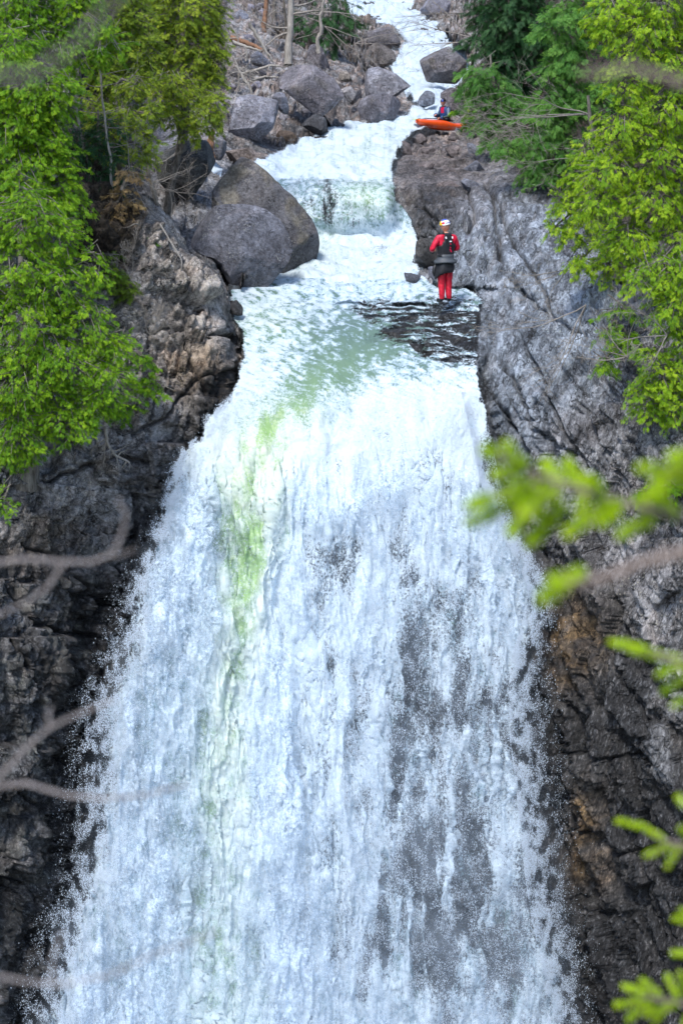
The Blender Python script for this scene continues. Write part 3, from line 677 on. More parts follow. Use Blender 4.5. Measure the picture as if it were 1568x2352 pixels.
# ================================================================== BOULDERS
_bm = {}
def ico(sub):
    if sub not in _bm:
        b = bmesh.new(); bmesh.ops.create_icosphere(b, subdivisions=sub, radius=1)
        b.verts.ensure_lookup_table(); b.faces.ensure_lookup_table()
        _bm[sub] = (np.array([v.co[:] for v in b.verts]), np.array([[v.index for v in f.verts] for f in b.faces])); b.free()
    return _bm[sub]
def smooth_loop(poly, n=256):
    p = np.array(poly, float); m = len(p)
    for _ in range(1):                       # corner cutting
        a = 0.78 * p + 0.22 * np.roll(p, -1, 0); b = 0.22 * p + 0.78 * np.roll(p, -1, 0)
        p = np.stack([a, b], 1).reshape(-1, 2)
    return p
def boulder(name, poly, Y, label, group=None, tone=(1, 1, 1), wetk=0.0, facet=0.05, depth=0.75, seed=1, sub=6, cat='boulder', wet_shade_low=0.5, top_flat=0.0, lump=0.07, stain=None, e=0.7):
    pc_ = np.array(poly, float); pc_ = pc_.mean(0) + (pc_ - pc_.mean(0)) * (1.03 + min(0.10, facet * 1.2)); pl = smooth_loop(pc_)
    c = (pl.max(0) + pl.min(0)) / 2; c = 0.5 * c + 0.5 * pl.mean(0)
    ang = np.arctan2(-(pl[:, 1] - c[1]), pl[:, 0] - c[0]); r = np.hypot(*(pl - c).T)
    o = np.argsort(ang); ang, r = ang[o], r[o]
    D, F = ico(sub)
    a = np.arctan2(D[:, 2], D[:, 0]); R = np.interp(a, np.concatenate([ang - 2 * np.pi, ang, ang + 2 * np.pi]), np.concatenate([r, r, r]))
    cb = np.hypot(D[:, 0], D[:, 2]); sb = D[:, 1]
    mpp = Y / FPX
    Rm = r.mean() * mpp
    loc = np.stack([R * mpp * cb ** e * np.cos(a), depth * Rm * 1.1 * np.sign(sb) * np.abs(sb) ** e, R * mpp * cb ** e * np.sin(a)], -1)
    C = P(c[0], c[1], Y)
    rd = C - np.array([0, 0, CAMZ]); rd /= np.linalg.norm(rd)
    up = UPV - rd * (UPV @ rd); up /= np.linalg.norm(up)
    w = C + loc[:, :1] * RGT + loc[:, 1:2] * rd + loc[:, 2:3] * up
    w = w + rd * Rm * 0.2
    q = (w - C) / Rm
    n = (D[:, :1] * RGT + D[:, 1:2] * rd + D[:, 2:3] * up)
    inner = (1 - cb ** 6)[:, None] * 1.0 + 0.25
    d = facet * 2.2 * crack_disp(q.astype(np.float32), 0.95, seed * 7, 1.3, 0.03)
    d = d + facet * 0.8 * crack_disp(q.astype(np.float32), 0.35, seed * 7 + 3, 1.2, 0.12)
    d2 = lump * fbm(q * 1.6, 3, seed) + 0.02 * fbm(q * 7, 4, seed + 2, 0.6)
    w = w + n * (inner * (d + d2)[:, None]) * Rm
    RB = np.random.default_rng(seed + 500)
    cl_ = w.mean(0)
    for _k in range(int(10 + 130 * facet)):
        nd = RB.normal(0, 1, 3); nd[1] -= 0.9; nd /= np.linalg.norm(nd)
        h = (w - cl_) @ nd; lim = np.quantile(h, 0.975 - 0.09 * RB.random() - min(0.09, 1.1 * facet)); ex = np.clip(h - lim, 0, None)
        w = w - nd * (ex * 0.93)[:, None]
    w = w + n * (0.012 * fbm(q * 9, 4, seed + 12, 0.6))[:, None] * Rm
    px, py = project(w)
    lo = sstep(c[1] + 0.2 * np.ptp(pl[:, 1]), c[1] + 0.5 * np.ptp(pl[:, 1]), py + 14 * fbm(q * 3, 3, seed + 5))
    wet = np.clip(wetk + wet_shade_low * lo, 0, 1)  # wet foot plus underside shade painted into the colour
    T = np.ones((len(w), 3)) * np.array(tone)
    if stain is not None:
        s = sstep(0.0, 0.35, fbm(q * 1.5, 4, seed + 8))[:, None] * 0.7; T = T * (1 - s) + np.array(stain) * s
    lc = w[:, :].mean(0); lc[2] = w[:, 2].min()
    T = T * 1.0 * (1 + 0.35 * fbm(q * 2.2, 4, seed + 15))[:, None]
    ob = mesh_np(name, w, F, M['boulder'], attrs={'wet': wet}, colattr={'tone': T}, loc=lc)
    tag(ob, label, cat, group); return ob
GB = 'grey boulders beside the river'
BR = 'boulder'
boulder(BR, [(550,368),(592,386),(640,430),(690,480),(722,525),(728,560),(716,602),(684,642),(640,650),(560,610),(500,540),(462,490),(478,440),(508,395)], 39.3, 'tall dark rounded boulder standing behind the wide grey one beside the lower cascade', GB, tone=(0.60,0.58,0.58), seed=3, facet=0.02, wet_shade_low=0.7, stain=(1.1,0.98,0.7))
boulder(BR, [(424,512),(450,492),(500,478),(560,474),(604,484),(640,510),(662,545),(669,590),(655,622),(618,658),(580,674),(542,674),(522,640),(505,600),(440,570)], 37.2, 'wide smooth grey dome boulder in front, lichen spots low on its face', GB, tone=(0.74,0.75,0.82), seed=5, facet=0.012, wet_shade_low=0.6, lump=0.05, e=0.8)
boulder(BR, [(512,232),(545,216),(600,210),(625,214),(642,240),(664,272),(640,295),(628,335),(592,356),(540,344),(505,318),(498,280)], 50.5, 'big pale angular boulder with a flat tilted top above the left shore', GB, tone=(1.25,1.25,1.35), seed=8, facet=0.10, wet_shade_low=0.3)
boulder(BR, [(646,165),(665,152),(702,158),(762,182),(800,215),(834,258),(832,285),(790,287),(742,264),(700,250),(650,222)], 55.5, 'long dark boulder jutting over a hollow at the upper pool', GB, tone=(0.95,0.9,0.95), seed=11, facet=0.10, stain=(0.8,0.75,0.7))
boulder(BR, [(806,142),(850,140),(895,163),(935,188),(968,225),(955,250),(905,240),(850,220),(815,195)], 62, 'sloping slab boulder between the upper pool and the narrow chute', GB, tone=(1.15,1.15,1.22), seed=13, facet=0.08)
boulder(BR, [(825,235),(858,220),(900,222),(922,240),(926,270),(882,283),(842,286),(828,266)], 59, 'low round boulder at the head of the upper pool', GB, tone=(0.9,0.88,0.95), seed=15, facet=0.03)
boulder(BR, [(842,66),(880,60),(918,75),(938,100),(930,122),(890,112),(850,102)], 82, 'dark humped boulder beside the uppermost rapid', GB, tone=(0.85,0.8,0.82), seed=17, facet=0.10, sub=5)
boulder(BR, [(834,106),(870,103),(914,124),(898,165),(852,152),(835,135)], 75, 'blocky brown boulder just below the dark humped one', GB, tone=(0.95,0.85,0.75), seed=19, facet=0.07, sub=5)
boulder(BR, [(944,158),(975,126),(1042,103),(1060,126),(1064,175),(1030,197),(988,212),(966,186)], 66.5, 'large wet tilted boulder splitting the chute, water sliding over its top', GB, tone=(1.05,1.0,1.0), wetk=0.15, seed=21, facet=0.11, stain=(1.1,0.98,0.8), e=0.55)
boulder(BR, [(940,12),(1000,-16),(1046,8),(1040,50),(1010,62),(968,46)], 98, 'pale boulder at the top of the picture right of the rapid', GB, tone=(1.2,1.2,1.35), seed=23, facet=0.10, sub=5)
boulder(BR, [(963,216),(990,210),(1006,235),(1000,246),(960,242)], 61.3, 'small blue grey boulder left of the seated kayaker', GB, tone=(1.05,1.15,1.3), seed=25, sub=5)
boulder(BR, [(1003,195),(1060,182),(1075,230),(1070,285),(1030,292),(996,272),(998,245)], 62.5, 'rough brown rock rising right behind the kayaker', GB, tone=(0.95,0.85,0.85), seed=27, facet=0.1)
boulder(BR, [(664,125),(700,108),(745,115),(790,150),(792,182),(740,176),(690,160)], 66, 'broad brown grey boulder above the jutting dark one', GB, tone=(1.0,0.92,0.92), seed=29, facet=0.10)
boulder(BR, [(672,60),(700,42),(742,38),(764,80),(755,128),(700,132),(668,105)], 73, 'tall brown boulder behind the bare birch trunks', GB, tone=(0.85,0.72,0.66), seed=31, facet=0.10, sub=5)
boulder(BR, [(563,128),(605,120),(630,140),(602,154),(568,145)], 60, 'small pale flat topped boulder under the dead branches', GB, tone=(1.3,1.35,1.5), seed=33, facet=0.08, sub=5)
boulder(BR, [(526,686),(545,690),(560,722),(540,724),(524,710)], 35.3, 'small black wet rock at the left rim of the pool above the fall', GB, tone=(0.6,0.6,0.6), wetk=0.7, seed=35, sub=5)
boulder(BR, [(947,560),(955,530),(985,522),(1000,545),(1030,560),(1035,615),(1000,622),(950,616)], 38.3, 'dark wet rock left of the standing man', GB, tone=(0.75,0.72,0.65), wetk=0.5, seed=37, facet=0.09, sub=6)
boulder(BR, [(908,650),(918,628),(935,620),(950,632),(972,628),(985,654),(940,658)], 37.2, 'small low wet rock at the foot of the cascade', GB, tone=(0.95,1.0,1.15), wetk=0.5, seed=39, facet=0.12, sub=5)
boulder(BR, [(958,632),(990,612),(1040,625),(1072,650),(1040,668),(960,660)], 36.6, 'pale layered rock shelf behind the standing man', GB, tone=(1.15,1.2,1.4), wetk=0.3, seed=41, facet=0.14, sub=6)
boulder(BR, [(345,370),(385,335),(440,325),(480,345),(492,400),(485,440),(442,505),(400,500),(355,440)], 41.5, 'black wet rock in shade behind the left outcrop', GB, tone=(0.6,0.62,0.58), wetk=0.35, seed=43, facet=0.09)
boulder(BR, [(493,322),(530,330),(570,348),(640,362),(620,382),(560,385),(505,372)], 47.5, 'low tan rock shelf under the pale angular boulder', GB, tone=(1.2,1.0,0.85), seed=45, facet=0.05)
boulder(BR, [(632,318),(655,295),(690,300),(700,315),(660,345),(625,355)], 52.5, 'brown wet rock at the left edge of the upper pool', GB, tone=(0.9,0.65,0.45), wetk=0.4, seed=47, facet=0.1, sub=5)
boulder(BR, [(690,285),(720,265),(755,262),(780,282),(755,296),(700,312)], 54.5, 'dark speckled wet rock below the jutting boulder', GB, tone=(0.7,0.72,0.75), wetk=0.6, seed=49, facet=0.1, sub=5)
boulder(BR, [(752,190),(765,178),(782,190),(790,205),(770,210)], 60.5, 'small tan stone wedged above the long dark boulder', GB, tone=(1.7,1.5,1.25), seed=51, sub=4)
boulder(BR, [(778,200),(800,196),(818,218),(822,240),(800,230)], 60, 'small pale stone between the dark boulder and the slab', GB, tone=(1.8,1.7,1.6), seed=53, sub=4)
boulder(BR, [(778,168),(795,162),(812,180),(800,192),(782,186)], 61, 'small rounded tan stone beside the sloping slab', GB, tone=(1.5,1.3,1.05), seed=55, sub=4)
boulder(BR, [(622,205),(640,200),(658,230),(662,262),(645,262),(630,235)], 52.5, 'narrow grey stone leaning right of the pale angular boulder', GB, tone=(1.1,1.1,1.2), seed=57, sub=5)
boulder(BR, [(528,40),(548,22),(575,35),(570,60),(535,66)], 72, 'pale blue grey boulder at the upper left by the cedar', GB, tone=(1.3,1.35,1.5), seed=59, sub=5, facet=0.08)
boulder(BR, [(682,20),(705,12),(712,40),(690,55)], 85, 'pale upright stone behind the birch trunks', GB, tone=(1.3,1.3,1.25), seed=61, sub=4)
boulder(BR, [(455,312),(495,300),(530,330),(520,365),(470,352)], 45.5, 'grey block under the overhanging cedar', GB, tone=(1.2,1.15,1.15), seed=63, sub=5, facet=0.1)
# scree of small stones on the left slope
sc = [(600,170,26,'under the level white branch'),(650,100,24,'left of the lichened birch'),(560,90,26,'beneath the thick tan log'),(585,200,24,'above the flat top of the pale angular boulder'),(620,75,20,'behind the reddish pine trunk'),
      (640,45,22,'high between the pine and the birch'),(600,35,22,'at the top of the rubble near the cedar'),(720,98,22,'between the two birch trunks'),(738,206,16,'on top of the long dark boulder'),(540,168,26,'tucked beside the cedar edge'),
      (573,62,20,'at the upper end of the pale pole'),(660,190,20,'at the root of the lichened birch'),(800,110,26,'under the brushy grey twigs'),(815,88,18,'at the left edge of the top rapid'),(778,130,20,'below the dark sparse fir'),
      (655,272,18,'in the hollow under the jutting boulder'),(702,264,22,'deep in the hollow beside the pool'),(722,255,14,'small, squeezed in below the jutting boulder'),(610,110,18,'at the right end of the tan log'),
      (745,20,22,'near the top edge by the crooked white trunk'),(600,12,18,'on the top edge above the pine'),(800,60,22,'above the dark humped boulder, near the foam'),(770,214,12,'small, above the dark pool boulder'),
      (532,200,20,'touching the cedar tips'),(632,180,18,'under the white weathered branch'),(575,18,20,'in the upper left corner of the rubble'),(657,142,18,'directly left of the broad brown boulder'),(832,127,16,'beside the blocky brown boulder'),(762,62,18,'under the fine spreading twigs')]
for k, (x, y, s, where) in enumerate(sc):
    Yd = float(ground_depth(x, y)) - 0.1
    n_ = 7; a0 = random.random() * 6
    poly = [(x + s * (0.75 + 0.6 * random.random()) * math.cos(a0 + i * 6.283 / n_), y + 0.62 * s * (0.7 + 0.6 * random.random()) * math.sin(a0 + i * 6.283 / n_)) for i in range(n_)]
    t = random.uniform(0.7, 1.5)
    boulder('stone', poly, Yd, ('pale' if t > 1.2 else 'dark' if t < 0.9 else 'grey') + ' angular stone ' + where, 'rubble on the left slope', tone=(t * 1.02, t * 0.97, t * random.uniform(0.9, 1.1)), seed=100 + k, facet=0.14, sub=4, cat='stone', wet_shade_low=0.1)
# broken blocks along the top and face of the brown rock below the kayak, and down the right bank
bl = [(965,322,30,16,55.5,'left end of the rock under the kayak'),(1000,325,22,14,56,'directly under the middle of the kayak'),(1045,318,30,14,56,'under the stern of the kayak'),(935,350,30,22,52.5,'left shoulder of the brown rock'),(985,355,34,18,52,'below the left half of the kayak'),
      (1040,352,36,16,51.5,'below the right half of the kayak'),(1090,345,30,16,51,'at the right end under the kayak by the bush'),(920,400,26,36,47.5,'left edge of the brown rock over the small fall'),(970,395,36,22,48,'upper face of the brown rock'),(1030,395,40,20,47.2,'upper face, right of centre'),
      (1090,388,36,18,47,'upper face near the twigs'),(925,450,24,30,44.2,'left edge beside the small fall'),(970,440,36,26,44.5,'centre of the brown rock'),(1030,440,36,24,43.8,'right of centre on the brown rock'),(1085,430,34,22,43.8,'where the brown rock meets the pale slab'),
      (1010,482,36,20,42.3,'overhanging the dark recess'),(1065,480,34,24,41.6,'right of the dark recess'),(1050,530,30,30,39.6,'behind the helmet of the standing man'),(1090,560,28,44,38.2,'tall block right of the standing man'),(1095,625,22,26,37.2,'low block at knee height right of the man')]
for k, (x, y, rx, ry, Yd, where) in enumerate(bl):
    n_ = 7; a0 = random.random() * 6
    poly = [(x + rx * (0.85 + 0.4 * random.random()) * math.cos(a0 + i * 6.283 / n_), y + ry * (0.85 + 0.4 * random.random()) * math.sin(a0 + i * 6.283 / n_)) for i in range(n_)]
    t = random.uniform(0.8, 1.15); br = x < 1050 and y < 480
    boulder('rock_block', poly, Yd - 0.15, 'fractured rock block, ' + where, 'fractured blocks of the right bank', tone=(t * 0.86, t * 0.72, t * 0.66) if br else (t, t * 1.05, t * 1.18), seed=200 + k, facet=0.15, sub=5, cat='rock', wet_shade_low=0.15, depth=1.0, wetk=0.35 if y > 440 else 0.0)
# ================================================================== WOOD: trunks, limbs, twigs
def tube(pts, radii, sides=6):
    pts = np.asarray(pts, float); radii = np.asarray(radii, float); n = len(pts)
    T = np.gradient(pts, axis=0); T /= np.linalg.norm(T, axis=1, keepdims=True) + 1e-9
    ref = np.array([0.31, 0.2, 0.93]) if abs(T[0] @ np.array([0.31, 0.2, 0.93])) < 0.9 else np.array([1, 0, 0.])
    U = np.cross(T, ref); U /= np.linalg.norm(U, axis=1, keepdims=True) + 1e-9; V = np.cross(T, U)
    a = np.arange(sides) * 2 * np.pi / sides
    ring = (U[:, None] * np.cos(a)[None, :, None] + V[:, None] * np.sin(a)[None, :, None]) * radii[:, None, None] + pts[:, None]
    v = ring.reshape(-1, 3)
    i = np.arange(n - 1)[:, None] * sides; j = np.arange(sides)[None]; k = (j + 1) % sides
    f = np.stack([i + j, i + k, i + sides + k, i + sides + j], -1).reshape(-1, 4)
    return v, f
class MB:
    def __init__(s): s.v = []; s.f = []; s.n = 0
    def add(s, v, f): s.v.append(v); s.f.append(np.asarray(f) + s.n); s.n += len(v)
    def tube(s, p, r, k=6): s.add(*tube(p, r, k))
    def build(s, name, mat, parent=None, loc=None, **kw):
        g = {}
        for f in s.f: g.setdefault(f.shape[1], []).append(f)
        return mesh_np(name, np.concatenate(s.v), [np.concatenate(x) for x in g.values()], mat, parent, loc=loc, **kw)
def wander(p0, d0, L, n, wob, R, grav=0.0):
    pts = [np.array(p0, float)]; d = np.array(d0, float); d /= np.linalg.norm(d)
    for i in range(n):
        d = d + R.normal(0, wob, 3) + np.array([0, 0, grav]); d /= np.linalg.norm(d); pts.append(pts[-1] + d * L / n)
    return np.array(pts)
def twiggy(mb, p0, d0, L, r0, R, depth=3, grav=0.0, kids=5, wob=0.14, spread=0.7, taper=0.25):
    n = 7; pts = wander(p0, d0, L, n, wob, R, grav)
    mb.tube(pts, np.linspace(r0, r0 * taper, n + 1), 5 if r0 > 0.01 else 3)
    if depth <= 0: return
    for k in range(kids):
        t = R.uniform(0.2, 1.0); i = min(n - 1, int(t * n)); b = pts[i] + (pts[i + 1] - pts[i]) * (t * n - i)
        d = pts[i + 1] - pts[i]; d /= np.linalg.norm(d)
        nd = d + R.normal(0, spread, 3) * np.array([1, 0.7, 1])
        twiggy(mb, b, nd, L * R.uniform(0.35, 0.62), max(0.0035, r0 * (1 - t * 0.7) * 0.5), R, depth - 1, grav, max(2, kids - 1), wob, spread, taper)
# ================================================================== FOLIAGE
def spray_tmpl(kind, R):
    """one flat fan of scale leaves or one needled twig lying in the xy plane, growing along +x, length 1"""
    V = []; F = []; T = []
    def dia(p, d, L, w, t0, t1, z=0.0):
        d = d / np.linalg.norm(d); s = np.array([-d[1], d[0]])
        k = len(V)
        for q, tt, zz in ((p, t0, 0), (p + d * L * 0.45 + s * w, (t0 + t1) / 2, z), (p + d * L, t1, -0.3 * z), (p + d * L * 0.45 - s * w, (t0 + t1) / 2, z)):
            V.append((q[0], q[1], zz)); T.append(tt)
        F.append((k, k + 1, k + 2, k + 3))
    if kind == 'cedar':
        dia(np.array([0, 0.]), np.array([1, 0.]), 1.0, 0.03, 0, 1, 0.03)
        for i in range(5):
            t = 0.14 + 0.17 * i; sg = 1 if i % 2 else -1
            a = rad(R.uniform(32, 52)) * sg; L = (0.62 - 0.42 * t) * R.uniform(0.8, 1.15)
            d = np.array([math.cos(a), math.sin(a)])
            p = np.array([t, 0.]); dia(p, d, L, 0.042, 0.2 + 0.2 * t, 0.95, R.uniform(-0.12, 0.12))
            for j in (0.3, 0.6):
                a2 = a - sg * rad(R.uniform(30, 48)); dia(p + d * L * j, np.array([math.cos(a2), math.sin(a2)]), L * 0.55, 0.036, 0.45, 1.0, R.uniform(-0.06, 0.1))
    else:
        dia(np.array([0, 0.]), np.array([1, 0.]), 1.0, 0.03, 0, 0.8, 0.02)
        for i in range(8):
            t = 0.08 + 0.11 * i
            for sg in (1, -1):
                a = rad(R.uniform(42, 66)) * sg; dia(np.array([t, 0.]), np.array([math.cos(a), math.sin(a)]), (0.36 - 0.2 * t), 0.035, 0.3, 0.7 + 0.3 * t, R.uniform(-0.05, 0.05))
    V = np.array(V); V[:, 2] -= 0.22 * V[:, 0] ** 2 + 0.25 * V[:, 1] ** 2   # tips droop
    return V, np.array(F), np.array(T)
TR = np.random.default_rng(3)
TMPL = {k: [spray_tmpl(k, TR) for _ in range(5)] for k in ('cedar', 'fir')}
def sprays(kind, pos, axis, nrm, size, tint, R):
    """place many sprays, returns verts, faces, tints"""
    n = len(pos); a = axis / (np.linalg.norm(axis, axis=1, keepdims=True) + 1e-9)
    b = np.cross(nrm, a); b /= np.linalg.norm(b, axis=1, keepdims=True) + 1e-9; c = np.cross(a, b)
    VV, FF, TT = [], [], []; base = 0; ids = R.integers(0, 5, n)
    for k in range(5):
        m = ids == k
        if not m.any(): continue
        V, F, T = TMPL[kind][k]
        w = pos[m][:, None] + size[m][:, None, None] * (V[None, :, 0:1] * a[m][:, None] + V[None, :, 1:2] * b[m][:, None] + V[None, :, 2:3] * c[m][:, None])
        VV.append(w.reshape(-1, 3)); FF.append((np.arange(m.sum())[:, None, None] * len(V) + F[None]).reshape(-1, 4) + base)
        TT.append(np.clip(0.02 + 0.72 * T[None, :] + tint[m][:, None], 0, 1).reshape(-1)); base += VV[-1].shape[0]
    return np.concatenate(VV), np.concatenate(FF), np.concatenate(TT)
def tree(name, trunk, r0, lobes, Y, label, cat, group, leaf='cedar', kind='cedar', bark='bark', dens=1.0, size=0.088, seed=1, droop=0.35, limbs=True, tintb=0.0, hollow=0.5):
    """trunk: photo points (x,y[,dY]); lobes: photo ellipses (x,y,rx,ry[,dY]) that the boughs fill"""
    R = np.random.default_rng(seed)
    tp = np.array([P(t[0], t[1], Y + (t[2] if len(t) > 2 else 0)) for t in trunk])
    root = empty(name, tp[0]); tag(root, label, cat, group)
    # smooth trunk
    n = 24; tt = np.linspace(0, len(tp) - 1, n); pts = np.stack([np.interp(tt, np.arange(len(tp)), tp[:, i]) for i in range(3)], -1)
    pts += np.stack([np.interp(np.arange(n), np.arange(0, n, 4), R.normal(0, 0.05, len(range(0, n, 4)))) for _ in range(3)], -1)
    pts[0] = tp[0]
    mb = MB(); mb.tube(pts, np.linspace(r0, r0 * 0.25, n) * (1 + 0.5 * np.exp(-np.arange(n) / 1.5)), 8)
    mb.build('trunk', M[bark], root, loc=None).matrix_parent_inverse = Matrix.Translation(-Vector(tp[0]))
    PV, PF, PT = [], [], []; nb = 0; wood = MB()
    mpp = Y / FPX
    for lb in lobes:
        cx, cy, rx, ry = lb[:4]; dY = lb[4] if len(lb) > 4 else 0.0
        c = P(cx, cy, Y + dY); RX, RZ = rx * mpp, ry * mpp; RY = 0.75 * min(RX, RZ * 1.3) + 0.25 * RX
        # nearest trunk place a little above or level with the lobe
        di = np.linalg.norm(pts - (c + np.array([0, 0, 0.25 * RZ])), axis=1); it = int(np.argmin(di))
        if limbs and di[it] > 0.3:
            m_ = (pts[it] + c) / 2 + np.array([0, 0, 0.12 * di[it]]) + R.normal(0, 0.08, 3)
            w3 = np.array([pts[it], pts[it] * 0.5 + m_ * 0.5, m_, m_ * 0.4 + c * 0.6, c]); wood.tube(w3, [0.045, 0.038, 0.03, 0.022, 0.012], 5)
        nc = max(8, int(dens * 135 * (RX * RZ + 0.35 * RX * RY) * min(1.0, (0.088 / size) ** 1.3)))
        u = R.normal(0, 1, (nc, 3)); u /= np.linalg.norm(u, axis=1, keepdims=True)
        u[:, 1] = -np.abs(u[:, 1]) * np.where(R.random(nc) < 0.8, 1, -1)
        rr = hollow + (1 - hollow) * R.random(nc) ** 0.55
        ax3 = np.array([RX, RY, RZ])
        cl = c + u * rr[:, None] * ax3 * R.uniform(0.82, 1.12, (nc, 1))
        for k in range(nc):
            out = u[k] * np.array([1, 1, 0.35]) + R.normal(0, 0.25, 3); out[2] -= droop; out /= np.linalg.norm(out)
            side = np.cross(out, [0, 0, 1.0]); side /= np.linalg.norm(side) + 1e-9
            upn = np.cross(side, out)
            Lb = R.uniform(0.22, 0.48) * (size / 0.088)
            wood_p = np.array([cl[k] - out * Lb * 0.9, cl[k] - out * Lb * 0.3, cl[k] + out * Lb * 0.35])
            wood.tube(wood_p, [0.012, 0.008, 0.003], 3)
            ns = int(R.integers(22, 34))
            t = R.random(ns) ** 0.8; sg = np.where(R.random(ns) < 0.5, 1, -1)
            wdt = (1 - 0.75 * t)
            pos = cl[k] - out * Lb * 0.5 + out[None] * (t * Lb)[:, None] + side[None] * (sg * R.uniform(0, 0.32, ns) * Lb * wdt)[:, None] + R.normal(0, 0.03 * Lb, (ns, 3)) - np.array([0, 0, 1.0]) * (0.18 * Lb * t ** 2)[:, None]
            axs = np.array([0, 0, -0.25]) + out[None] * (0.6 + 0.7 * t)[:, None] + side[None] * (sg * 0.85 * wdt)[:, None] + R.normal(0, 0.3, (ns, 3)) - np.array([0, 0, 0.1])
            nm = upn[None] * 0.8 + out[None] * 0.3 + R.normal(0, 0.6, (ns, 3))
            tint = tintb + R.normal(0, 0.10) + R.normal(0, 0.10, ns)
            V, F, T = sprays(kind, pos, axs, nm, size * R.uniform(0.6, 1.35, ns), tint, R)
            PV.append(V); PF.append(F + nb); PT.append(T); nb += len(V)
    L0 = tp[0]
    if wood.n:
        o = wood.build('limbs', M[bark], root, loc=None); o.name = 'branch_work'; o.matrix_parent_inverse = Matrix.Translation(-Vector(L0))
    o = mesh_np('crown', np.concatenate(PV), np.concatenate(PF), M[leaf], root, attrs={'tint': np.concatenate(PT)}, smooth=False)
    o.matrix_parent_inverse = Matrix.Translation(-Vector(L0))
    return root
GL, GR = 'cedars hanging over the left bank', 'cedars hanging over the right bank'
tree('cedar_tree', [(60,1120,1.4),(70,900,1.2),(60,700,1.2),(50,540,1.2)], 0.2,
     [(40,980,90,90),(150,960,80,60),(60,870,120,90),(210,930,60,55),(150,830,110,80),(250,880,70,70),(60,740,130,90),(200,740,70,80),(40,620,110,90),(130,650,90,80),(215,610,40,50),(60,500,90,80),(130,540,70,60),(30,1040,50,35),(270,800,40,50),(10,1150,22,35,-0.5),(-70,700,100,110),(-70,920,90,100)],
     29.3, 'huge bright green cedar filling the lower left, its fans hanging down the cliff', 'tree', GL, seed=11, dens=1.25, size=0.075, tintb=0.05)
tree('cedar_tree', [(100,640,1.5),(95,450,1.4),(85,300,1.3),(80,170,1.3)], 0.16,
     [(60,400,100,80),(0,480,90,80),(10,260,90,90),(160,470,40,60),(130,440,60,60),(40,300,90,70),(110,330,60,60),(150,380,40,50),(80,210,100,70),(20,130,80,70),(130,240,60,45)],
     31.2, 'bright green cedar rising above the huge one at the left edge', 'tree', GL, seed=12, dens=1.3, tintb=0.04)
tree('cedar_tree', [(40,500,1.5),(48,200,1.2),(52,-60,1),(55,-200,1)], 0.15,
     [(60,60,110,90),(10,140,80,80),(60,-80,120,60),(30,-20,110,80),(150,110,80,60),(180,30,70,60),(240,90,60,50),(210,-40,80,50)],
     33.0, 'green cedar with a pale trunk in the top left corner', 'tree', GL, seed=13, bark='palebark')
tree('cedar_tree', [(255,430,1.5),(262,250,1.2),(265,60,1),(262,-120,1)], 0.14,
     [(255,40,70,60),(290,110,50,55),(230,120,55,40),(310,170,36,45),(255,180,60,40),(285,-30,60,50),(310,40,45,50),(225,230,45,50),(300,230,50,40),(215,320,40,50),(330,100,40,60),(250,270,60,40)],
     37.0, 'cedar with olive sprays and bare inner twigs, second tree in from the left', 'tree', GL, leaf='olive', seed=14, tintb=0.0)
tree('cedar_tree', [(420,420,1.5),(425,250,1),(430,60,0.8),(430,-120,0.8)], 0.16,
     [(430,20,90,60),(400,90,80,50),(470,110,55,60),(440,160,60,40),(380,-30,60,50),(500,50,26,45),(490,-20,35,40),(360,130,40,50),(370,200,50,40),(500,150,24,50),(450,200,60,30),(350,60,50,60)],
     40.5, 'tall yellow green cedar whose edge meets the rubble slope', 'tree', GL, leaf='olive', seed=15, tintb=0.1)
tree('cedar_tree', [(370,560,1.2),(390,430,0.8),(410,330,0.5),(400,220,0.5)], 0.12,
     [(455,260,55,35),(490,235,34,26),(420,215,55,26),(440,300,50,26),(500,275,22,26),(380,260,50,30),(395,190,60,22)],
     38.8, 'leaning cedar with yellow tips reaching over the dark rock', 'tree', GL, leaf='olive', seed=16, tintb=0.08)
tree('cedar_tree', [(290,560,1.0),(285,420,0.8),(270,300,0.6),(265,200,0.5)], 0.11,
     [(270,270,60,34),(310,300,40,26),(255,320,50,24),(300,345,42,20),(315,195,40,22),(340,330,26,24),(235,360,34,26),(345,260,26,36),(215,270,30,50),(330,370,26,14)],
     35.6, 'sparse olive cedar with many dead twigs in the gap between bigger cedars', 'tree', GL, leaf='olive', seed=17, dens=1.0, tintb=0.02)
tree('fir_tree', [(225,620,0.8),(225,480,0.6),(222,380,0.4),(220,250,0.4)], 0.09,
     [(225,400,36,26),(230,480,36,34),(245,430,30,24),(228,540,34,30),(215,340,34,26),(200,450,34,60),(190,330,30,60),(260,370,30,40),(245,300,34,40)],
     34.6, 'dark green fir growing in the shaded gap left of the outcrop', 'tree', GL, leaf='darkfir', kind='fir', seed=18, tintb=0.1)
tree('cedar_shrub', [(320,960,0.6),(315,900,0.4),(300,840,0.2)], 0.04,
     [(285,790,34,34),(320,830,34,26),(350,880,24,18),(300,890,36,26),(285,940,34,20)],
     31.6, 'thin young cedar clinging to the left cliff beside the huge one', 'shrub', 'small evergreens on the cliffs', seed=19, dens=0.7, size=0.11)
tree('cedar_shrub', [(330,575,0.3),(330,560,0),(335,545,0)], 0.02, [(335,552,22,8)], 34.0, 'tiny flat green sprig on top of the left outcrop', 'shrub', 'small evergreens on the cliffs', seed=20, dens=2.5, size=0.09)
tree('cedar_shrub', [(275,690,0.6),(270,650,0.3),(265,620,0.2)], 0.03, [(270,640,34,24),(250,600,30,26),(290,670,18,16)], 32.8, 'dull green shrub beside the huge cedar near mid cliff', 'shrub', 'small evergreens on the cliffs', leaf='olive', seed=21, dens=1.0, size=0.11, tintb=-0.15)
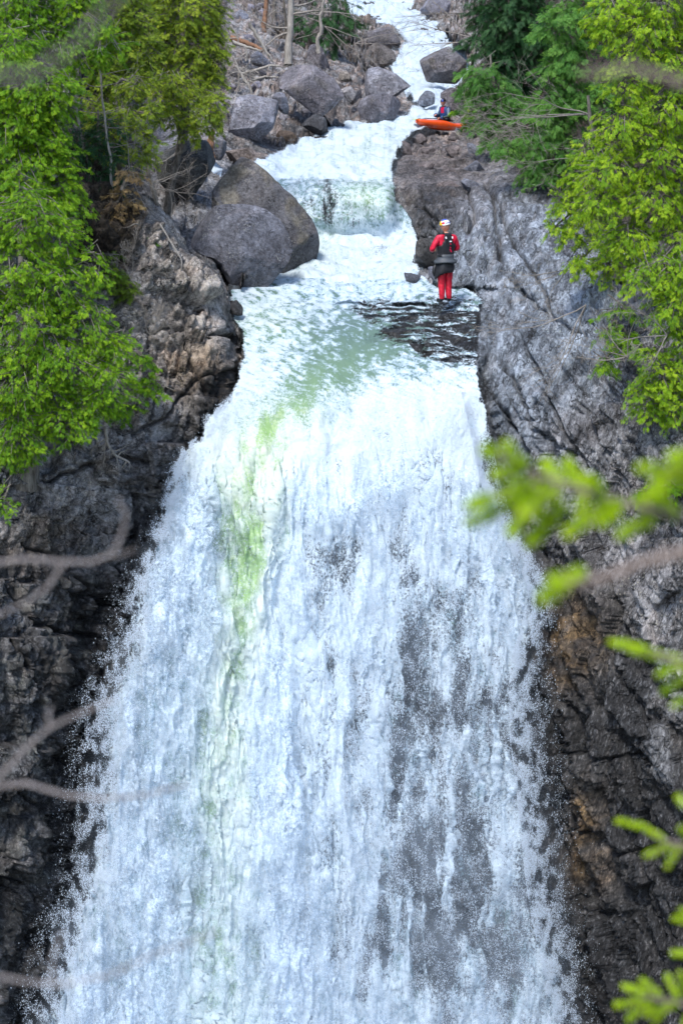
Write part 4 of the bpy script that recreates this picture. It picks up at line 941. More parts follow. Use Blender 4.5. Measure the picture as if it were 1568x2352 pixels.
# right bank
tree('cedar_tree', [(1600,760,1.5),(1580,450,1),(1540,150,1),(1530,-150,1)], 0.2,
     [(1480,80,80,60),(1550,150,70,70),(1440,180,60,55),(1530,250,80,60),(1430,290,70,60),(1520,360,80,60),(1400,390,70,50),(1500,450,80,60),(1380,470,70,45),(1450,540,80,45),(1550,560,60,70),(1400,40,60,60),(1520,0,80,60),(1640,80,90,90),(1650,260,90,90),(1660,440,90,90)],
     30.5, 'big yellow green cedar filling the upper right edge', 'tree', GR, seed=31, dens=1.15, tintb=0.13, leaf='brightcedar')
tree('cedar_tree', [(1420,640,1.3),(1400,480,1),(1370,350,1),(1360,220,0.8)], 0.12,
     [(1330,420,50,34),(1300,480,40,26),(1350,500,60,30),(1310,540,40,22),(1370,560,50,22),(1280,450,26,20),(1350,350,50,36),(1275,520,26,24),(1330,600,44,24),(1400,610,60,30),(1440,580,50,40)],
     32.8, 'bright cedar bough mass reaching lowest over the pale slab', 'tree', GR, seed=32, tintb=0.12, leaf='brightcedar')
tree('cedar_tree', [(1640,1000,1),(1600,850,0.6),(1570,700,0.5),(1580,560,0.5)], 0.13,
     [(1540,700,60,60),(1560,780,50,50),(1510,900,60,40),(1550,930,50,50),(1470,890,40,26),(1490,940,45,28),(1530,620,60,40),(1500,820,40,30),(1470,640,40,36),(1560,640,60,50),(1530,860,50,40),(1650,720,90,90),(1650,880,80,80)],
     29.2, 'bright green cedar hanging over the right cliff, lowest on the right edge', 'tree', GR, seed=33, tintb=0.06, leaf='brightcedar')
tree('cedar_shrub', [(1500,830,0.6),(1440,770,0.3),(1410,730,0.2)], 0.04, [(1420,720,36,26),(1400,770,26,26),(1440,790,26,22),(1390,830,16,12)],
     30.6, 'thin cedar sprays with grey twigs left of the low right cedar', 'shrub', 'small evergreens on the cliffs', seed=34, dens=0.8, size=0.11, tintb=0.02)
tree('fir_tree', [(1190,420,2),(1185,200,1.5),(1180,0,1),(1180,-200,1)], 0.22,
     [(1160,40,80,50),(1200,110,80,45),(1140,110,60,40),(1180,180,80,40),(1120,60,40,50),(1230,60,60,60),(1170,-40,80,50),(1215,200,50,40)],
     56.0, 'dark blue green fir standing back from the right bank', 'tree', GR, leaf='darkfir', kind='fir', seed=35, size=0.26, dens=0.9, tintb=0.12)
tree('cedar_tree', [(1180,400,1.2),(1150,300,1),(1130,200,0.8),(1125,120,0.8)], 0.12,
     [(1110,170,36,30),(1140,220,50,34),(1100,215,30,26),(1130,270,50,26),(1180,250,50,36),(1105,260,30,22),(1160,310,50,22),(1090,180,20,24)],
     49.0, 'mid green cedar just right of the kayaker', 'tree', GR, leaf='midgreen', seed=36, size=0.2, dens=1.0, tintb=0.0)
tree('cedar_tree', [(1300,520,1.5),(1290,350,1),(1270,180,0.8),(1270,20,0.8)], 0.15,
     [(1290,60,60,60),(1320,140,60,50),(1270,180,50,44),(1240,260,50,36),(1300,250,60,50),(1230,330,44,30),(1290,340,60,36),(1330,10,60,50),(1255,390,40,26),(1350,220,50,50)],
     41.0, 'green cedar between the dark fir and the yellow green cedar', 'tree', GR, leaf='midgreen', seed=37, size=0.18, dens=1.0, tintb=0.12)
tree('cedar_shrub', [(1240,440,0.8),(1215,400,0.5),(1190,360,0.3)], 0.05, [(1180,345,36,14),(1220,400,34,16),(1245,440,26,18),(1140,330,34,14)],
     41.5, 'low green shrub at the top edge of the pale slab', 'shrub', 'small evergreens on the cliffs', leaf='midgreen', seed=38, size=0.16, tintb=0.1)
tree('cedar_shrub', [(1085,320,0.6),(1085,300,0.4),(1085,275,0.3)], 0.04, [(1080,262,18,20),(1095,300,24,20),(1075,215,14,16)], 57.0, 'small yellow green bush touching the stern of the kayak', 'shrub', 'small evergreens on the cliffs', leaf='cedar', seed=39, size=0.18, tintb=-0.05)
tree('fir_tree', [(775,150,1),(772,60,0.8),(770,-60,0.5)], 0.08, [(765,30,34,34),(750,85,34,24),(790,60,26,30),(745,50,26,20),(775,-20,34,30)], 70.0, 'dark sparse fir between the rubble slope and the top rapid', 'tree', 'trees on the rubble slope', leaf='darkfir', kind='fir', seed=40, size=0.26, dens=0.5, tintb=0.12)
tree('fir_tree', [(690,120,1),(690,60,0.8),(690,-10,0.5)], 0.05, [(695,72,16,18),(682,40,14,16)], 71.5, 'little fir sapling behind the birch trunk', 'tree', 'trees on the rubble slope', leaf='darkfir', kind='fir', seed=41, size=0.22, dens=0.8, tintb=0.2)
# far wood behind everything
for k, (x, y, s, wh) in enumerate([(560,-40,90,'behind the rubble, left of the pine'),(650,-60,100,'straight behind the birch trunks'),(1090,-50,90,'right of the pale top boulder'),(460,-90,120,'over the tall yellow green cedar'),(750,-90,90,'behind the dark sparse fir')]):
    tree('fir_tree', [(x, y + s * 1.0, 1), (x, y, 0.5), (x, y - s * 1.6, 0.3)], 0.2, [(x, y - 0.9 * s, s * 0.4, s * 0.6), (x, y - 0.1 * s, s * 0.62, s * 0.45), (x + 8, y + 0.3 * s, s * 0.6, s * 0.3)],
         118.0, 'distant dark fir at the top edge, ' + wh, 'tree', 'firs far up the slope', leaf='darkfir', kind='fir', seed=60 + k, size=0.6, dens=0.12, tintb=0.05)
# ---- bare trunks on the rubble slope
def bare_tree(name, pts, r, Y, label, mat, seed, kids=4, tl=0.8, cat='tree', group='trees on the rubble slope', grav=0.05, depth=2):
    R = np.random.default_rng(seed)
    tp = np.array([P(a, b, Y) for a, b in pts]); root = empty(name, tp[0]); tag(root, label, cat, group)
    n = 20; tt = np.linspace(0, len(tp) - 1, n); q = np.stack([np.interp(tt, np.arange(len(tp)), tp[:, i]) for i in range(3)], -1) + R.normal(0, 0.015, (n, 3))
    mb = MB(); mb.tube(q, np.linspace(r, r * 0.6, n), 8); o = mb.build('trunk', M[mat], root); o.matrix_parent_inverse = Matrix.Translation(-Vector(tp[0]))
    for k in range(kids):
        b = MB(); i = R.integers(n // 4, n - 1); s = R.choice([-1, 1])
        twiggy(b, q[i], [s, R.uniform(-0.4, 0.4), R.uniform(-0.3, 0.5)], tl * R.uniform(0.7, 1.4), r * 0.3, R, depth, grav, 4, 0.16, 0.5)
        o = b.build('branch', M['twig'], root); o.matrix_parent_inverse = Matrix.Translation(-Vector(tp[0]))
bare_tree('birch_tree', [(662,150),(664,90),(668,30),(668,-60)], 0.16, 60.5, 'pale lichened birch trunk rising straight from the jutting dark boulder', 'palebark', 70, 7, 1.5)
bare_tree('birch_tree', [(655,152),(657,100),(655,40),(648,-50)], 0.06, 60.8, 'slim grey trunk just left of the lichened birch', 'bark', 71, 3, 1.0)
bare_tree('birch_tree', [(733,122),(728,98),(738,70),(735,40),(742,10),(748,-40)], 0.09, 65.5, 'crooked white trunk right of the lichened birch', 'palebark', 72, 7, 1.9)
bare_tree('pine_tree', [(603,85),(607,55),(610,20),(614,-50)], 0.13, 70, 'reddish bare pine trunk on the rubble slope', 'redbark', 73, 4, 1.0)
bare_tree('dead_tree', [(629,70),(630,30),(628,-40)], 0.1, 76, 'dark bare trunk between the reddish pine and the birch', 'bark', 74, 3, 1.2)
bare_tree('dead_tree', [(486,370),(482,345),(485,320),(488,300)], 0.12, 45, 'broken orange brown stump below the leaning cedar', 'redbark', 75, 0)
bare_tree('dead_tree', [(368,490),(352,440),(340,390),(330,340)], 0.06, 37, 'slanting grey dead stem at the back of the left outcrop', 'bark', 76, 8, 0.9, depth=2)
bare_tree('dead_tree', [(262,470),(258,420),(250,330),(225,140)], 0.035, 34.3, 'thin pale dead stem in the dark gap between the left cedars', 'palebark', 77, 9, 0.8, depth=2)
bare_tree('dead_tree', [(200,440),(190,330),(175,240),(178,150)], 0.04, 34.6, 'grey bare stem climbing beside the bright left cedar', 'palebark', 78, 9, 0.8, depth=2)
# driftwood and fallen logs
def log(pts, r, Y, label, mat='palebark', kids=0, name='fallen_log', seed=1, tl=0.6, cat='log', sides=9):
    R = np.random.default_rng(seed); tp = np.array([P(p_[0], p_[1], Y + (p_[2] if len(p_) > 2 else 0)) for p_ in pts])
    n = 16; tt = np.linspace(0, len(tp) - 1, n); q = np.stack([np.interp(tt, np.arange(len(tp)), tp[:, i]) for i in range(3)], -1) + R.normal(0, r * 0.12, (n, 3))
    mb = MB(); mb.tube(q, r * (1 - 0.5 * np.linspace(0, 1, n)), sides)
    o = mb.build(name, M[mat], loc=q[0]); tag(o, label, cat, 'driftwood on the banks')
    for k in range(kids):
        b = MB(); i = R.integers(3, n - 1); twiggy(b, q[i] - q[0], R.normal(0, 1, 3) * [1, 0.5, 1], tl * R.uniform(0.5, 1.3), r * 0.45, R, 2, -0.02, 3, 0.2, 0.6)
        b.build('branch', M[mat], o)
log([(528,88),(570,100),(604,116)], 0.13, 61, 'thick tan log lying across the rubble by the cedar', 'redbark')
log([(532,96,-0.3),(560,106,-0.3),(598,117,-0.3)], 0.08, 60.6, 'thinner split log under the thick tan one', 'palebark', seed=2)
log([(572,52),(590,82),(612,120),(628,143)], 0.075, 59.5, 'long straight pale pole leaning down to the flat topped boulder', seed=3, kids=2)
log([(530,60),(545,82),(548,96)], 0.05, 60.5, 'short pale forked stick above the logs', seed=4, kids=2)
log([(556,170),(590,160),(620,150),(640,152)], 0.06, 57.5, 'curved white root arching between rubble stones', seed=5, kids=5, name='driftwood', cat='driftwood')
log([(540,150),(560,178),(575,200),(585,250)], 0.05, 56.5, 'grey forked branch hanging down to the pale angular boulder', seed=6, kids=6, name='driftwood', cat='driftwood', tl=0.9)
log([(535,130),(550,160),(548,200)], 0.045, 56.8, 'bundle of thin grey dead branches under the cedar edge', seed=7, kids=7, name='driftwood', cat='driftwood', tl=0.9)
log([(565,140),(568,120),(560,105)], 0.04, 58, 'upright broken white stick in the rubble', seed=8, kids=3, name='driftwood', cat='driftwood')
log([(575,185),(610,176),(640,178)], 0.05, 57, 'white weathered branch lying level above the pale boulder', seed=9, kids=4, name='driftwood', cat='driftwood')
log([(290,545),(308,540),(320,525),(318,505)], 0.05, 33.8, 'curved grey root curling out of the left outcrop', 'bark', seed=10, kids=2, name='tree_root', cat='root', tl=0.4)
log([(368,515),(395,560),(420,600),(412,640),(395,650)], 0.02, 33.8, 'thin white bent stick hanging on the left outcrop', seed=11, kids=3, name='dead_branch', cat='branch', tl=0.5)
log([(243,985),(247,1020),(265,1045),(298,1062)], 0.035, 30.6, 'pale root with fine rootlets dangling under the huge cedar', seed=12, kids=9, name='tree_root', cat='root', tl=0.45)
# bare shrubs with fine twigs
def twigs(px, py, Y, dirs, L, seed, label, r=0.018, depth=3, kids=5, mat='twig', grav=0.0, spread=0.55, name='bare_shrub', cat='shrub', group='bare shrubs and dead branches'):
    R = np.random.default_rng(seed); p0 = P(px, py, Y); root = empty(name, p0); tag(root, label, cat, group)
    for d in dirs:
        b = MB(); twiggy(b, [0, 0, 0], d, L * R.uniform(0.8, 1.15), r, R, depth, grav, kids, 0.1, spread); b.build('branch', M[mat], root)
twigs(1350, 262, 40.0, [(-1,-.2,.15),(-1,-.1,-.1),(-.9,-.3,.4)], 2.2, 1, 'spreading silver bare branches reaching left in front of the green cedar', 0.022)
twigs(1345, 240, 41.0, [(-1,.1,.05),(-1,0,.3)], 2.6, 2, 'upper fan of silver bare branches right of the kayaker', 0.02)
twigs(1250, 300, 45.0, [(-1,-.2,-.2),(-.8,0,.2)], 1.6, 3, 'grey twigs above the rock under the kayak', 0.018)
twigs(1420, 330, 36.0, [(-1,-.2,-.4),(-.7,-.1,-.9)], 1.6, 4, 'bare twigs hanging beside the yellow green cedar', 0.018)
twigs(1010, 345, 50.0, [(-.7,-.2,-.7),(-.4,-.1,-1),(.1,0,-1)], 0.9, 5, 'dry tuft of twigs on the brown rock below the kayak', 0.012)
twigs(1180, 350, 44.0, [(-1,-.1,-.5),(-.6,0,.2)], 1.1, 6, 'thin bent twigs at the top of the slab', 0.014)
twigs(1345, 700, 31.6, [(-.6,-.1,-1),(-.9,-.1,-.7),(-.3,-.1,-1)], 1.5, 7, 'arching dry branches drooping over the bare slab', 0.016, spread=0.35)
twigs(1300, 620, 33.3, [(-1,-.2,-.5),(-.6,-.2,-.8),(-1,-.1,0)], 1.0, 8, 'fine brown twigs at the foot of the bright bough', 0.012)
twigs(1440, 820, 29.8, [(-1,-.2,.2),(-.8,-.1,.8),(-1,-.1,-.3),(0,-.2,1)], 0.9, 9, 'tangle of dead grey twigs inside the low right cedar', 0.014)
twigs(1530, 770, 28.7, [(-1,-.2,-.1),(-.8,-.1,.7),(-.7,-.1,-.8)], 0.9, 10, 'dark tangled twigs at the right edge beside the low cedar', 0.014)
twigs(1090, 90, 62.0, [(-1,-.1,.3),(-1,0,-.1),(-.7,0,.6)], 3.0, 11, 'long bare branches stretching out over the top rapid', 0.03, spread=0.4)
twigs(1060, 30, 66.0, [(-1,0,-.25),(-1,0,0)], 3.2, 12, 'thin dark branches crossing the white water at the top', 0.02, mat='bark', spread=0.3)
twigs(815, 100, 68.0, [(.6,0,-.5),(.2,0,-1),(1,0,-.1),(.9,0,.4)], 2.2, 13, 'brushy grey twigs above the sloping slab boulder', 0.018, spread=0.45)
twigs(745, 60, 69.0, [(1,0,-.4),(1,0,0),(.6,0,-.8)], 2.4, 14, 'fine spreading twigs beside the dark sparse fir', 0.018)
twigs(390, 440, 38.0, [(.7,-.1,.3),(1,0,-.3),(.3,0,-.8),(.2,0,.9)], 1.0, 15, 'brown brush in front of the black wet rock', 0.012)
twigs(300, 400, 34.2, [(.2,-.1,-1),(-.4,-.1,-.8),(.7,-.1,-.5),(-.2,-.1,.8)], 1.0, 16, 'dry grey brush on the crest of the left outcrop', 0.014)
twigs(300, 640, 32.4, [(.3,-.2,.9),(.8,-.1,.3),(-.2,-.2,.8),(.5,-.1,-.6)], 0.75, 17, 'small dry grey bush halfway up the left cliff', 0.010, kids=6)
twigs(345, 770, 32.0, [(.4,-.2,.9),(.9,-.1,.3),(-.2,-.2,.8),(.8,-.1,-.3)], 0.6, 18, 'dry thin bush beside the young cedar on the left cliff', 0.009, kids=6)
twigs(60, 1215, 29.0, [(-.3,-.2,.9),(.3,-.1,.9),(-.8,-.2,.2),(0,-.2,1)], 0.3, 19, 'bleached dead tuft on the left cliff', 0.007)
# rust brown dead cedar sprays on the outcrop crest
M['dead'] = leaf_mat("dead_cedar_leaves", (0.10, 0.07, 0.03), (0.26, 0.18, 0.09), (0.38, 0.30, 0.15))
tree('cedar_shrub', [(290,520,0.3),(285,480,0),(275,440,-0.2)], 0.03, [(280,440,26,16),(300,470,26,22),(262,480,18,26),(300,400,34,16)], 33.9, 'rust brown dying cedar on the crest of the left outcrop', 'shrub', 'small evergreens on the cliffs', leaf='dead', seed=44, size=0.08, dens=0.45)
tree('cedar_shrub', [(1560,1130,0.3),(1540,1120,0),(1520,1110,-0.2)], 0.02, [(1490,1125,30,10),(1540,1120,30,12)], 28.3, 'flat green tuft on a ledge of the right cliff behind the blurred branch', 'shrub', 'small evergreens on the cliffs', seed=45, size=0.1, dens=1.5)
# ================================================================== PEOPLE
M['redsuit'] = simple_mat("red_drysuit", (0.62, 0.010, 0.045), 0.45, var=0.35, nscale=9, bump=1.0)
M['redpants'] = simple_mat("red_trousers", (0.50, 0.008, 0.03), 0.45, var=0.4, nscale=11, bump=1.0)
M['black'] = simple_mat("black_neoprene", (0.016, 0.017, 0.022), 0.5, var=0.3, nscale=15, bump=0.3)
M['grey'] = simple_mat("dark_grey_neoprene", (0.055, 0.065, 0.08), 0.6, var=0.2, nscale=12)
M['skin'] = simple_mat("skin", (0.55, 0.27, 0.19), 0.5, var=0.05)
M['yellow'] = simple_mat("yellow_shell", (0.80, 0.52, 0.02), 0.25, var=0.05)
M['white'] = simple_mat("white_shell", (0.78, 0.80, 0.84), 0.25, var=0.05)
M['blue'] = simple_mat("blue_shell", (0.06, 0.09, 0.40), 0.3, var=0.1)
M['redshell'] = simple_mat("red_paint", (0.55, 0.01, 0.06), 0.3, var=0.1)
M['teal'] = simple_mat("dark_teal_jacket", (0.006, 0.035, 0.04), 0.5, var=0.2, nscale=12, bump=0.4)
M['slate'] = simple_mat("slate_blue_sleeve", (0.09, 0.14, 0.22), 0.5, var=0.2, nscale=12, bump=0.4)
M['royal'] = simple_mat("blue_vest_panel", (0.015, 0.06, 0.18), 0.5, var=0.1)
M['orange'] = simple_mat("orange_plastic", (0.74, 0.085, 0.012), 0.32, var=0.12, nscale=5, coat=0.2)
M['hair'] = simple_mat("brown_hair", (0.05, 0.03, 0.02), 0.8)
def skin_mesh(name, joints, edges, sub=2, root='pelvis'):
    names = list(joints); idx = {n: i for i, n in enumerate(names)}
    me = bpy.data.meshes.new(name + "_net")
    me.from_pydata([joints[n][0] for n in names], [(idx[a], idx[b]) for a, b in edges], [])
    o = bpy.data.objects.new(name + "_net", me); COL.objects.link(o)
    sk = o.modifiers.new("skin", 'SKIN'); sk.use_smooth_shade = True
    sv = me.skin_vertices[0].data
    for n in names:
        r = joints[n][1]; r = r if isinstance(r, tuple) else (r, r); sv[idx[n]].radius = r; sv[idx[n]].use_root = (n == root)
    ss = o.modifiers.new("sub", 'SUBSURF'); ss.levels = sub
    dg = bpy.context.evaluated_depsgraph_get(); ev = o.evaluated_get(dg)
    out = bpy.data.meshes.new_from_object(ev); out.name = name
    bpy.data.objects.remove(o); bpy.data.meshes.remove(me)
    v = np.array([x.co[:] for x in out.vertices]); fl = [list(p_.vertices) for p_ in out.polygons]
    bpy.data.meshes.remove(out); return v, fl
def poly_obj(name, v, fl, mats, mi, parent=None, loc=None):
    me = bpy.data.meshes.new(name); me.from_pydata([tuple(x) for x in v], [], fl)
    for m in mats: me.materials.append(m)
    for p_, k in zip(me.polygons, mi): p_.material_index = int(k); p_.use_smooth = True
    me.update(); o = bpy.data.objects.new(name, me); COL.objects.link(o)
    if parent is not None: o.parent = parent
    if loc is not None: o.location = loc
    return o
def hand_parts(wrist, d, palmn, side, curl=0.9, r=0.0095):
    """palm plus five curled fingers as one skinned net; d: direction of the palm, palmn: palm normal"""
    d = Vector(d).normalized(); n = Vector(palmn).normalized(); s = d.cross(n).normalized() * side
    w = Vector(wrist); J = {'wrist': (tuple(w), (0.026, 0.02))}; E = []
    pc = w + d * 0.045; J['palm'] = (tuple(pc), (0.034, 0.016)); E.append(('wrist', 'palm'))
    pk = w + d * 0.085; J['knuck'] = (tuple(pk), (0.036, 0.014)); E.append(('palm', 'knuck'))
    V, F = skin_mesh('hand', J, E, 1, 'wrist'); allv = [V]; allf = [F]
    for i, (off, L) in enumerate(((-0.028, 0.068), (-0.010, 0.078), (0.009, 0.073), (0.027, 0.058))):
        b = w + d * 0.075 + s * off; J = {'a': (tuple(b), r)}; E = []; prev = 'a'; pos = b; a = 0.0
        for j, fr in enumerate((0.45, 0.32, 0.23)):
            a += curl * (0.7 + 0.25 * j); dd = d * math.cos(a) + n * math.sin(a); pos = pos + dd * L * fr
            J['bcd'[j]] = (tuple(pos), r * (0.95 - 0.12 * j)); E.append((prev, 'bcd'[j])); prev = 'bcd'[j]
        v, f = skin_mesh('f', J, E, 1, 'a'); allv.append(v); allf.append(f)
    b = w + d * 0.03 - s * 0.022; J = {'a': (tuple(b), 0.012), 'b': (tuple(b - s * 0.03 + d * 0.02 + n * 0.01), 0.011), 'c': (tuple(b - s * 0.03 + d * 0.05 + n * 0.03), 0.009)}
    v, f = skin_mesh('t', J, [('a', 'b'), ('b', 'c')], 1, 'a'); allv.append(v); allf.append(f)
    k = 0; F = []
    for v, f in zip(allv, allf): F += [[i + k for i in q] for q in f]; k += len(v)
    return np.concatenate(allv), F
def head_mesh(c, yaw, pitch, r=0.1):
    D, F = ico(4); v = D.copy()
    # x right, y front
    v = v * np.array([0.077, 0.097, 0.118])
    f = D[:, 1]; z = D[:, 2]; x = D[:, 0]
    v[:, 1] += 0.022 * np.exp(-((x / 0.16) ** 2 + ((z + 0.12) / 0.17) ** 2)) * (f > 0)     # nose
    v[:, 1] += 0.006 * np.exp(-((x / 0.3) ** 2 + ((z - 0.22) / 0.10) ** 2)) * (f > 0)       # brow
    for sx in (-1, 1): v[:, 1] -= 0.010 * np.exp(-(((x - sx * 0.36) / 0.14) ** 2 + ((z - 0.03) / 0.1) ** 2)) * (f > 0)
    v[:, 1] -= 0.006 * np.exp(-((x / 0.3) ** 2 + ((z + 0.48) / 0.035) ** 2)) * (f > 0)       # mouth line
    v[:, 1] += 0.007 * np.exp(-((x / 0.25) ** 2 + ((z + 0.42) / 0.06) ** 2)) * (f > 0)
    v[:, 0] *= 1 - 0.28 * sstep(-0.2, -1, z); v[:, 1] += 0.012 * np.exp(-((z + 0.85) / 0.2) ** 2) * (f > 0)
    for sx in (-1, 1):                                                                       # ears
        e = np.exp(-(((np.abs(x) - 1) / 0.12) ** 2 + ((f + 0.08) / 0.2) ** 2 + (z / 0.26) ** 2)) * (x * sx > 0); v[:, 0] += sx * 0.018 * e
    Rm = Matrix.Rotation(yaw, 3, 'Z') @ Matrix.Rotation(pitch, 3, 'X')
    R_ = np.array(Rm); return v @ R_.T + np.array(c), [list(q) for q in F], R_, D
def merge(parts):
    V = []; F = []; K = []; k = 0
    for v, f, m in parts:
        V.append(v); F += [[i + k for i in q] for q in f]; k += len(v)
        K += list(m) if hasattr(m, '__len__') else [m] * len(f)
    return np.concatenate(V), F, K
def fcent(v, f): return np.array([v[q].mean(0) for q in f])
# ---- the standing kayaker, back turned
MANP = P(1021, 694, 35.0)
MANR = rad(24)
J = {'pelvis': ((0, 0, 0.94), (0.15, 0.115)), 'spine': ((0, 0.0, 1.12), (0.145, 0.11)), 'chest': ((0, -0.02, 1.32), (0.175, 0.13)), 'neck0': ((0, -0.01, 1.47), 0.075), 'neck': ((0, 0.02, 1.545), 0.06),
     'shl': ((-0.2, -0.01, 1.41), 0.078), 'shr': ((0.2, -0.01, 1.41), 0.078), 'ell': ((-0.335, 0.02, 1.16), 0.062), 'elr': ((0.315, 0.02, 1.15), 0.062),
     'wrl': ((-0.2, 0.25, 1.12), 0.036), 'wrr': ((0.12, 0.27, 1.14), 0.036),
     'hipl': ((-0.085, 0, 0.84), 0.115), 'hipr': ((0.085, 0, 0.84), 0.115), 'knl': ((-0.09, 0.02, 0.48), 0.09), 'knr': ((0.09, 0.02, 0.48), 0.09),
     'anl': ((-0.08, -0.02, 0.11), 0.068), 'anr': ((0.085, -0.02, 0.11), 0.068), 'hel': ((-0.10, -0.03, 0.045), 0.04), 'her': ((0.11, -0.03, 0.045), 0.04),
     'tol': ((-0.12, 0.16, 0.035), (0.045, 0.03)), 'tor': ((0.14, 0.15, 0.035), (0.045, 0.03))}
E = [('pelvis', 'spine'), ('spine', 'chest'), ('chest', 'neck0'), ('neck0', 'neck'), ('chest', 'shl'), ('chest', 'shr'), ('shl', 'ell'), ('shr', 'elr'), ('ell', 'wrl'), ('elr', 'wrr'),
     ('pelvis', 'hipl'), ('pelvis', 'hipr'), ('hipl', 'knl'), ('hipr', 'knr'), ('knl', 'anl'), ('knr', 'anr'), ('anl', 'hel'), ('anr', 'her'), ('hel', 'tol'), ('her', 'tor')]
bv, bf = skin_mesh('body', J, E, 3)
bv = bv + 0.008 * np.stack([fbm(bv * 9, 3, 1), fbm(bv * 9, 3, 2), fbm(bv * 9, 3, 3)], -1) * (bv[:, 2:3] < 1.45)
c = fcent(bv, bf)
mi = np.zeros(len(bf), int)                       # 0 suit, 1 trousers, 2 black, 3 skin
mi[c[:, 2] < 0.93] = 1; mi[c[:, 2] < 0.085] = 2
mi[(c[:, 2] > 1.50)] = 3
mi[(c[:, 1] > 0.16) & (c[:, 2] > 1.0)] = 2
hc = (0.0, 0.045, 1.665)
hv, hf, HR, HD = head_mesh(hc, rad(52), rad(-14))
hl = hand_parts((-0.19, 0.26, 1.125), (0.6, 0.75, 0.15), (0.4, -0.3, -0.8), 1)
hr = hand_parts((0.11, 0.28, 1.145), (-0.6, 0.75, 0.1), (-0.4, -0.3, -0.8), -1)
V, F, K = merge([(bv, bf, mi), (hv, hf, 3), (hl[0], hl[1], 3), (hr[0], hr[1], 3)])
man = poly_obj('person', V, F, [M['redsuit'], M['redpants'], M['black'], M['skin']], K, loc=MANP); man.rotation_euler = (0, 0, MANR)
tag(man, 'person in red drysuit and black vest standing on the ledge, back turned', 'person')
def helmet(parent, c, R_, mats, picker, cut=-0.12, r=(0.100, 0.122, 0.125)):
    D, F = ico(5); v = D * np.array(r); keep = [q for q in F if (D[q].mean(0)[2] > cut + 0.25 * max(0, D[q].mean(0)[1]))]
    v2 = v @ R_.T + np.array(c) + R_ @ np.array([0, -0.004, 0.028])
    used = sorted({i for q in keep for i in q}); mp = {u: i for i, u in enumerate(used)}
    vv = v2[used]; ff = [[mp[i] for i in q] for q in keep]
    o = poly_obj('helmet', vv, ff, mats, [picker(*D[q].mean(0)) for q in keep], parent)
    s = o.modifiers.new("shell", 'SOLIDIFY'); s.thickness = 0.012
    return o
def pk1(x, y, z):
    if y > 0.35 + 0.15 * z: return 0                                                     # yellow front
    if ((y - 0.12) / 0.30) ** 2 + ((z - 0.35) / 0.2) ** 2 < 1 and abs(x) > 0.3: return 2    # red patch on the sides
    if z > 0.72 or (abs(x) < 0.13) or (z < 0.3 and z > 0.16 and y < -0.3): return 3
    return 1
helmet(man, hc, HR, [M['yellow'], M['white'], M['redshell'], M['blue']], pk1)
def shell_from(v, f, sel, off, name, mats, mi, parent, thick=0.012):
    ff = [q for q, s in zip(f, sel) if s]; used = sorted({i for q in ff for i in q}); mp = {u: i for i, u in enumerate(used)}
    vv = v[used]; fl = [[mp[i] for i in q] for q in ff]
    me = bpy.data.meshes.new('t'); me.from_pydata([tuple(x) for x in v], [], f); me.update()
    nn = np.array([x.normal[:] for x in me.vertices])[used]; bpy.data.meshes.remove(me)
    o = poly_obj(name, vv + nn * off, fl, mats, [m for m, s in zip(mi, sel) if s], parent)
    s = o.modifiers.new("shell", 'SOLIDIFY'); s.thickness = thick; s.offset = 1
    return o
ax = np.abs(c[:, 0])
vest = (c[:, 2] > 1.00) & (c[:, 2] < 1.50) & (ax < 0.205 - 0.5 * np.clip(c[:, 2] - 1.16, 0, 0.25) + 0.06 * (c[:, 2] < 1.16)) & ~((ax > 0.19) & (c[:, 2] > 1.1)) & (c[:, 1] < 0.145)
vmi = [1 if ((abs(cc[0] - 0.05) < 0.010 and 1.12 < cc[2] < 1.3) or (abs(cc[2] - 1.06) < 0.008 and cc[0] < -0.02)) else 0 for cc in c]
shell_from(bv, bf, vest, 0.016, 'vest', [M['black'], M['redshell']], vmi, man, 0.02)
def ribbon(name, pts, w, mat, parent):
    mb = MB(); pts = np.array(pts, float)
    mb.tube(pts, np.full(len(pts), w), 6); return mb.build(name, mat, parent)
for x0 in (-0.075, 0.085): ribbon('strap_tab', [(x0 * 0.95, -0.158, 1.405), (x0, -0.14, 1.445)], 0.017, M['white'], man)
ribbon('label_patch', [(0.0, -0.178, 1.345), (0.045, -0.178, 1.345)], 0.015, M['white'], man)
# collar
t_ = np.linspace(0, 2 * np.pi, 20); mb = MB(); mb.tube(np.stack([0.07 * np.cos(t_), 0.0 + 0.07 * np.sin(t_), 1.505 + 0.01 * np.sin(t_)], -1), np.full(20, 0.022), 6); mb.build('collar', M['black'], man)
# spray skirt: tunnel at the waist, flared rim, deck hanging down behind and at the left
def ringsurf(rows, name, mat, parent, n=40, thick=0.01):
    """rows: list of functions angle -> (x,y,z)"""
    a = np.linspace(0, 2 * np.pi, n, endpoint=False)
    v = np.array([[r(t) for t in a] for r in rows]); k = len(rows)
    i = np.arange(k - 1)[:, None] * n; j = np.arange(n)[None]
    f = np.stack([i + j, i + (j + 1) % n, i + n + (j + 1) % n, i + n + j], -1).reshape(-1, 4)
    o = poly_obj(name, v.reshape(-1, 3), [list(q) for q in f], [mat], [0] * len(f), parent)
    s = o.modifiers.new("shell", 'SOLIDIFY'); s.thickness = thick; return o
def el(rx, ry, z, wob=0.0, oy=0.0): return lambda t: (rx * math.cos(t), ry * math.sin(t) + oy, z + wob * math.sin(3 * t + 1))
ringsurf([el(0.178, 0.145, 1.06), el(0.178, 0.142, 1.0), el(0.185, 0.15, 0.95), el(0.24, 0.20, 0.915, 0.008), el(0.26, 0.22, 0.895, 0.01), el(0.25, 0.21, 0.878, 0.01), el(0.205, 0.17, 0.885)], 'skirt_tunnel', M['grey'], man)
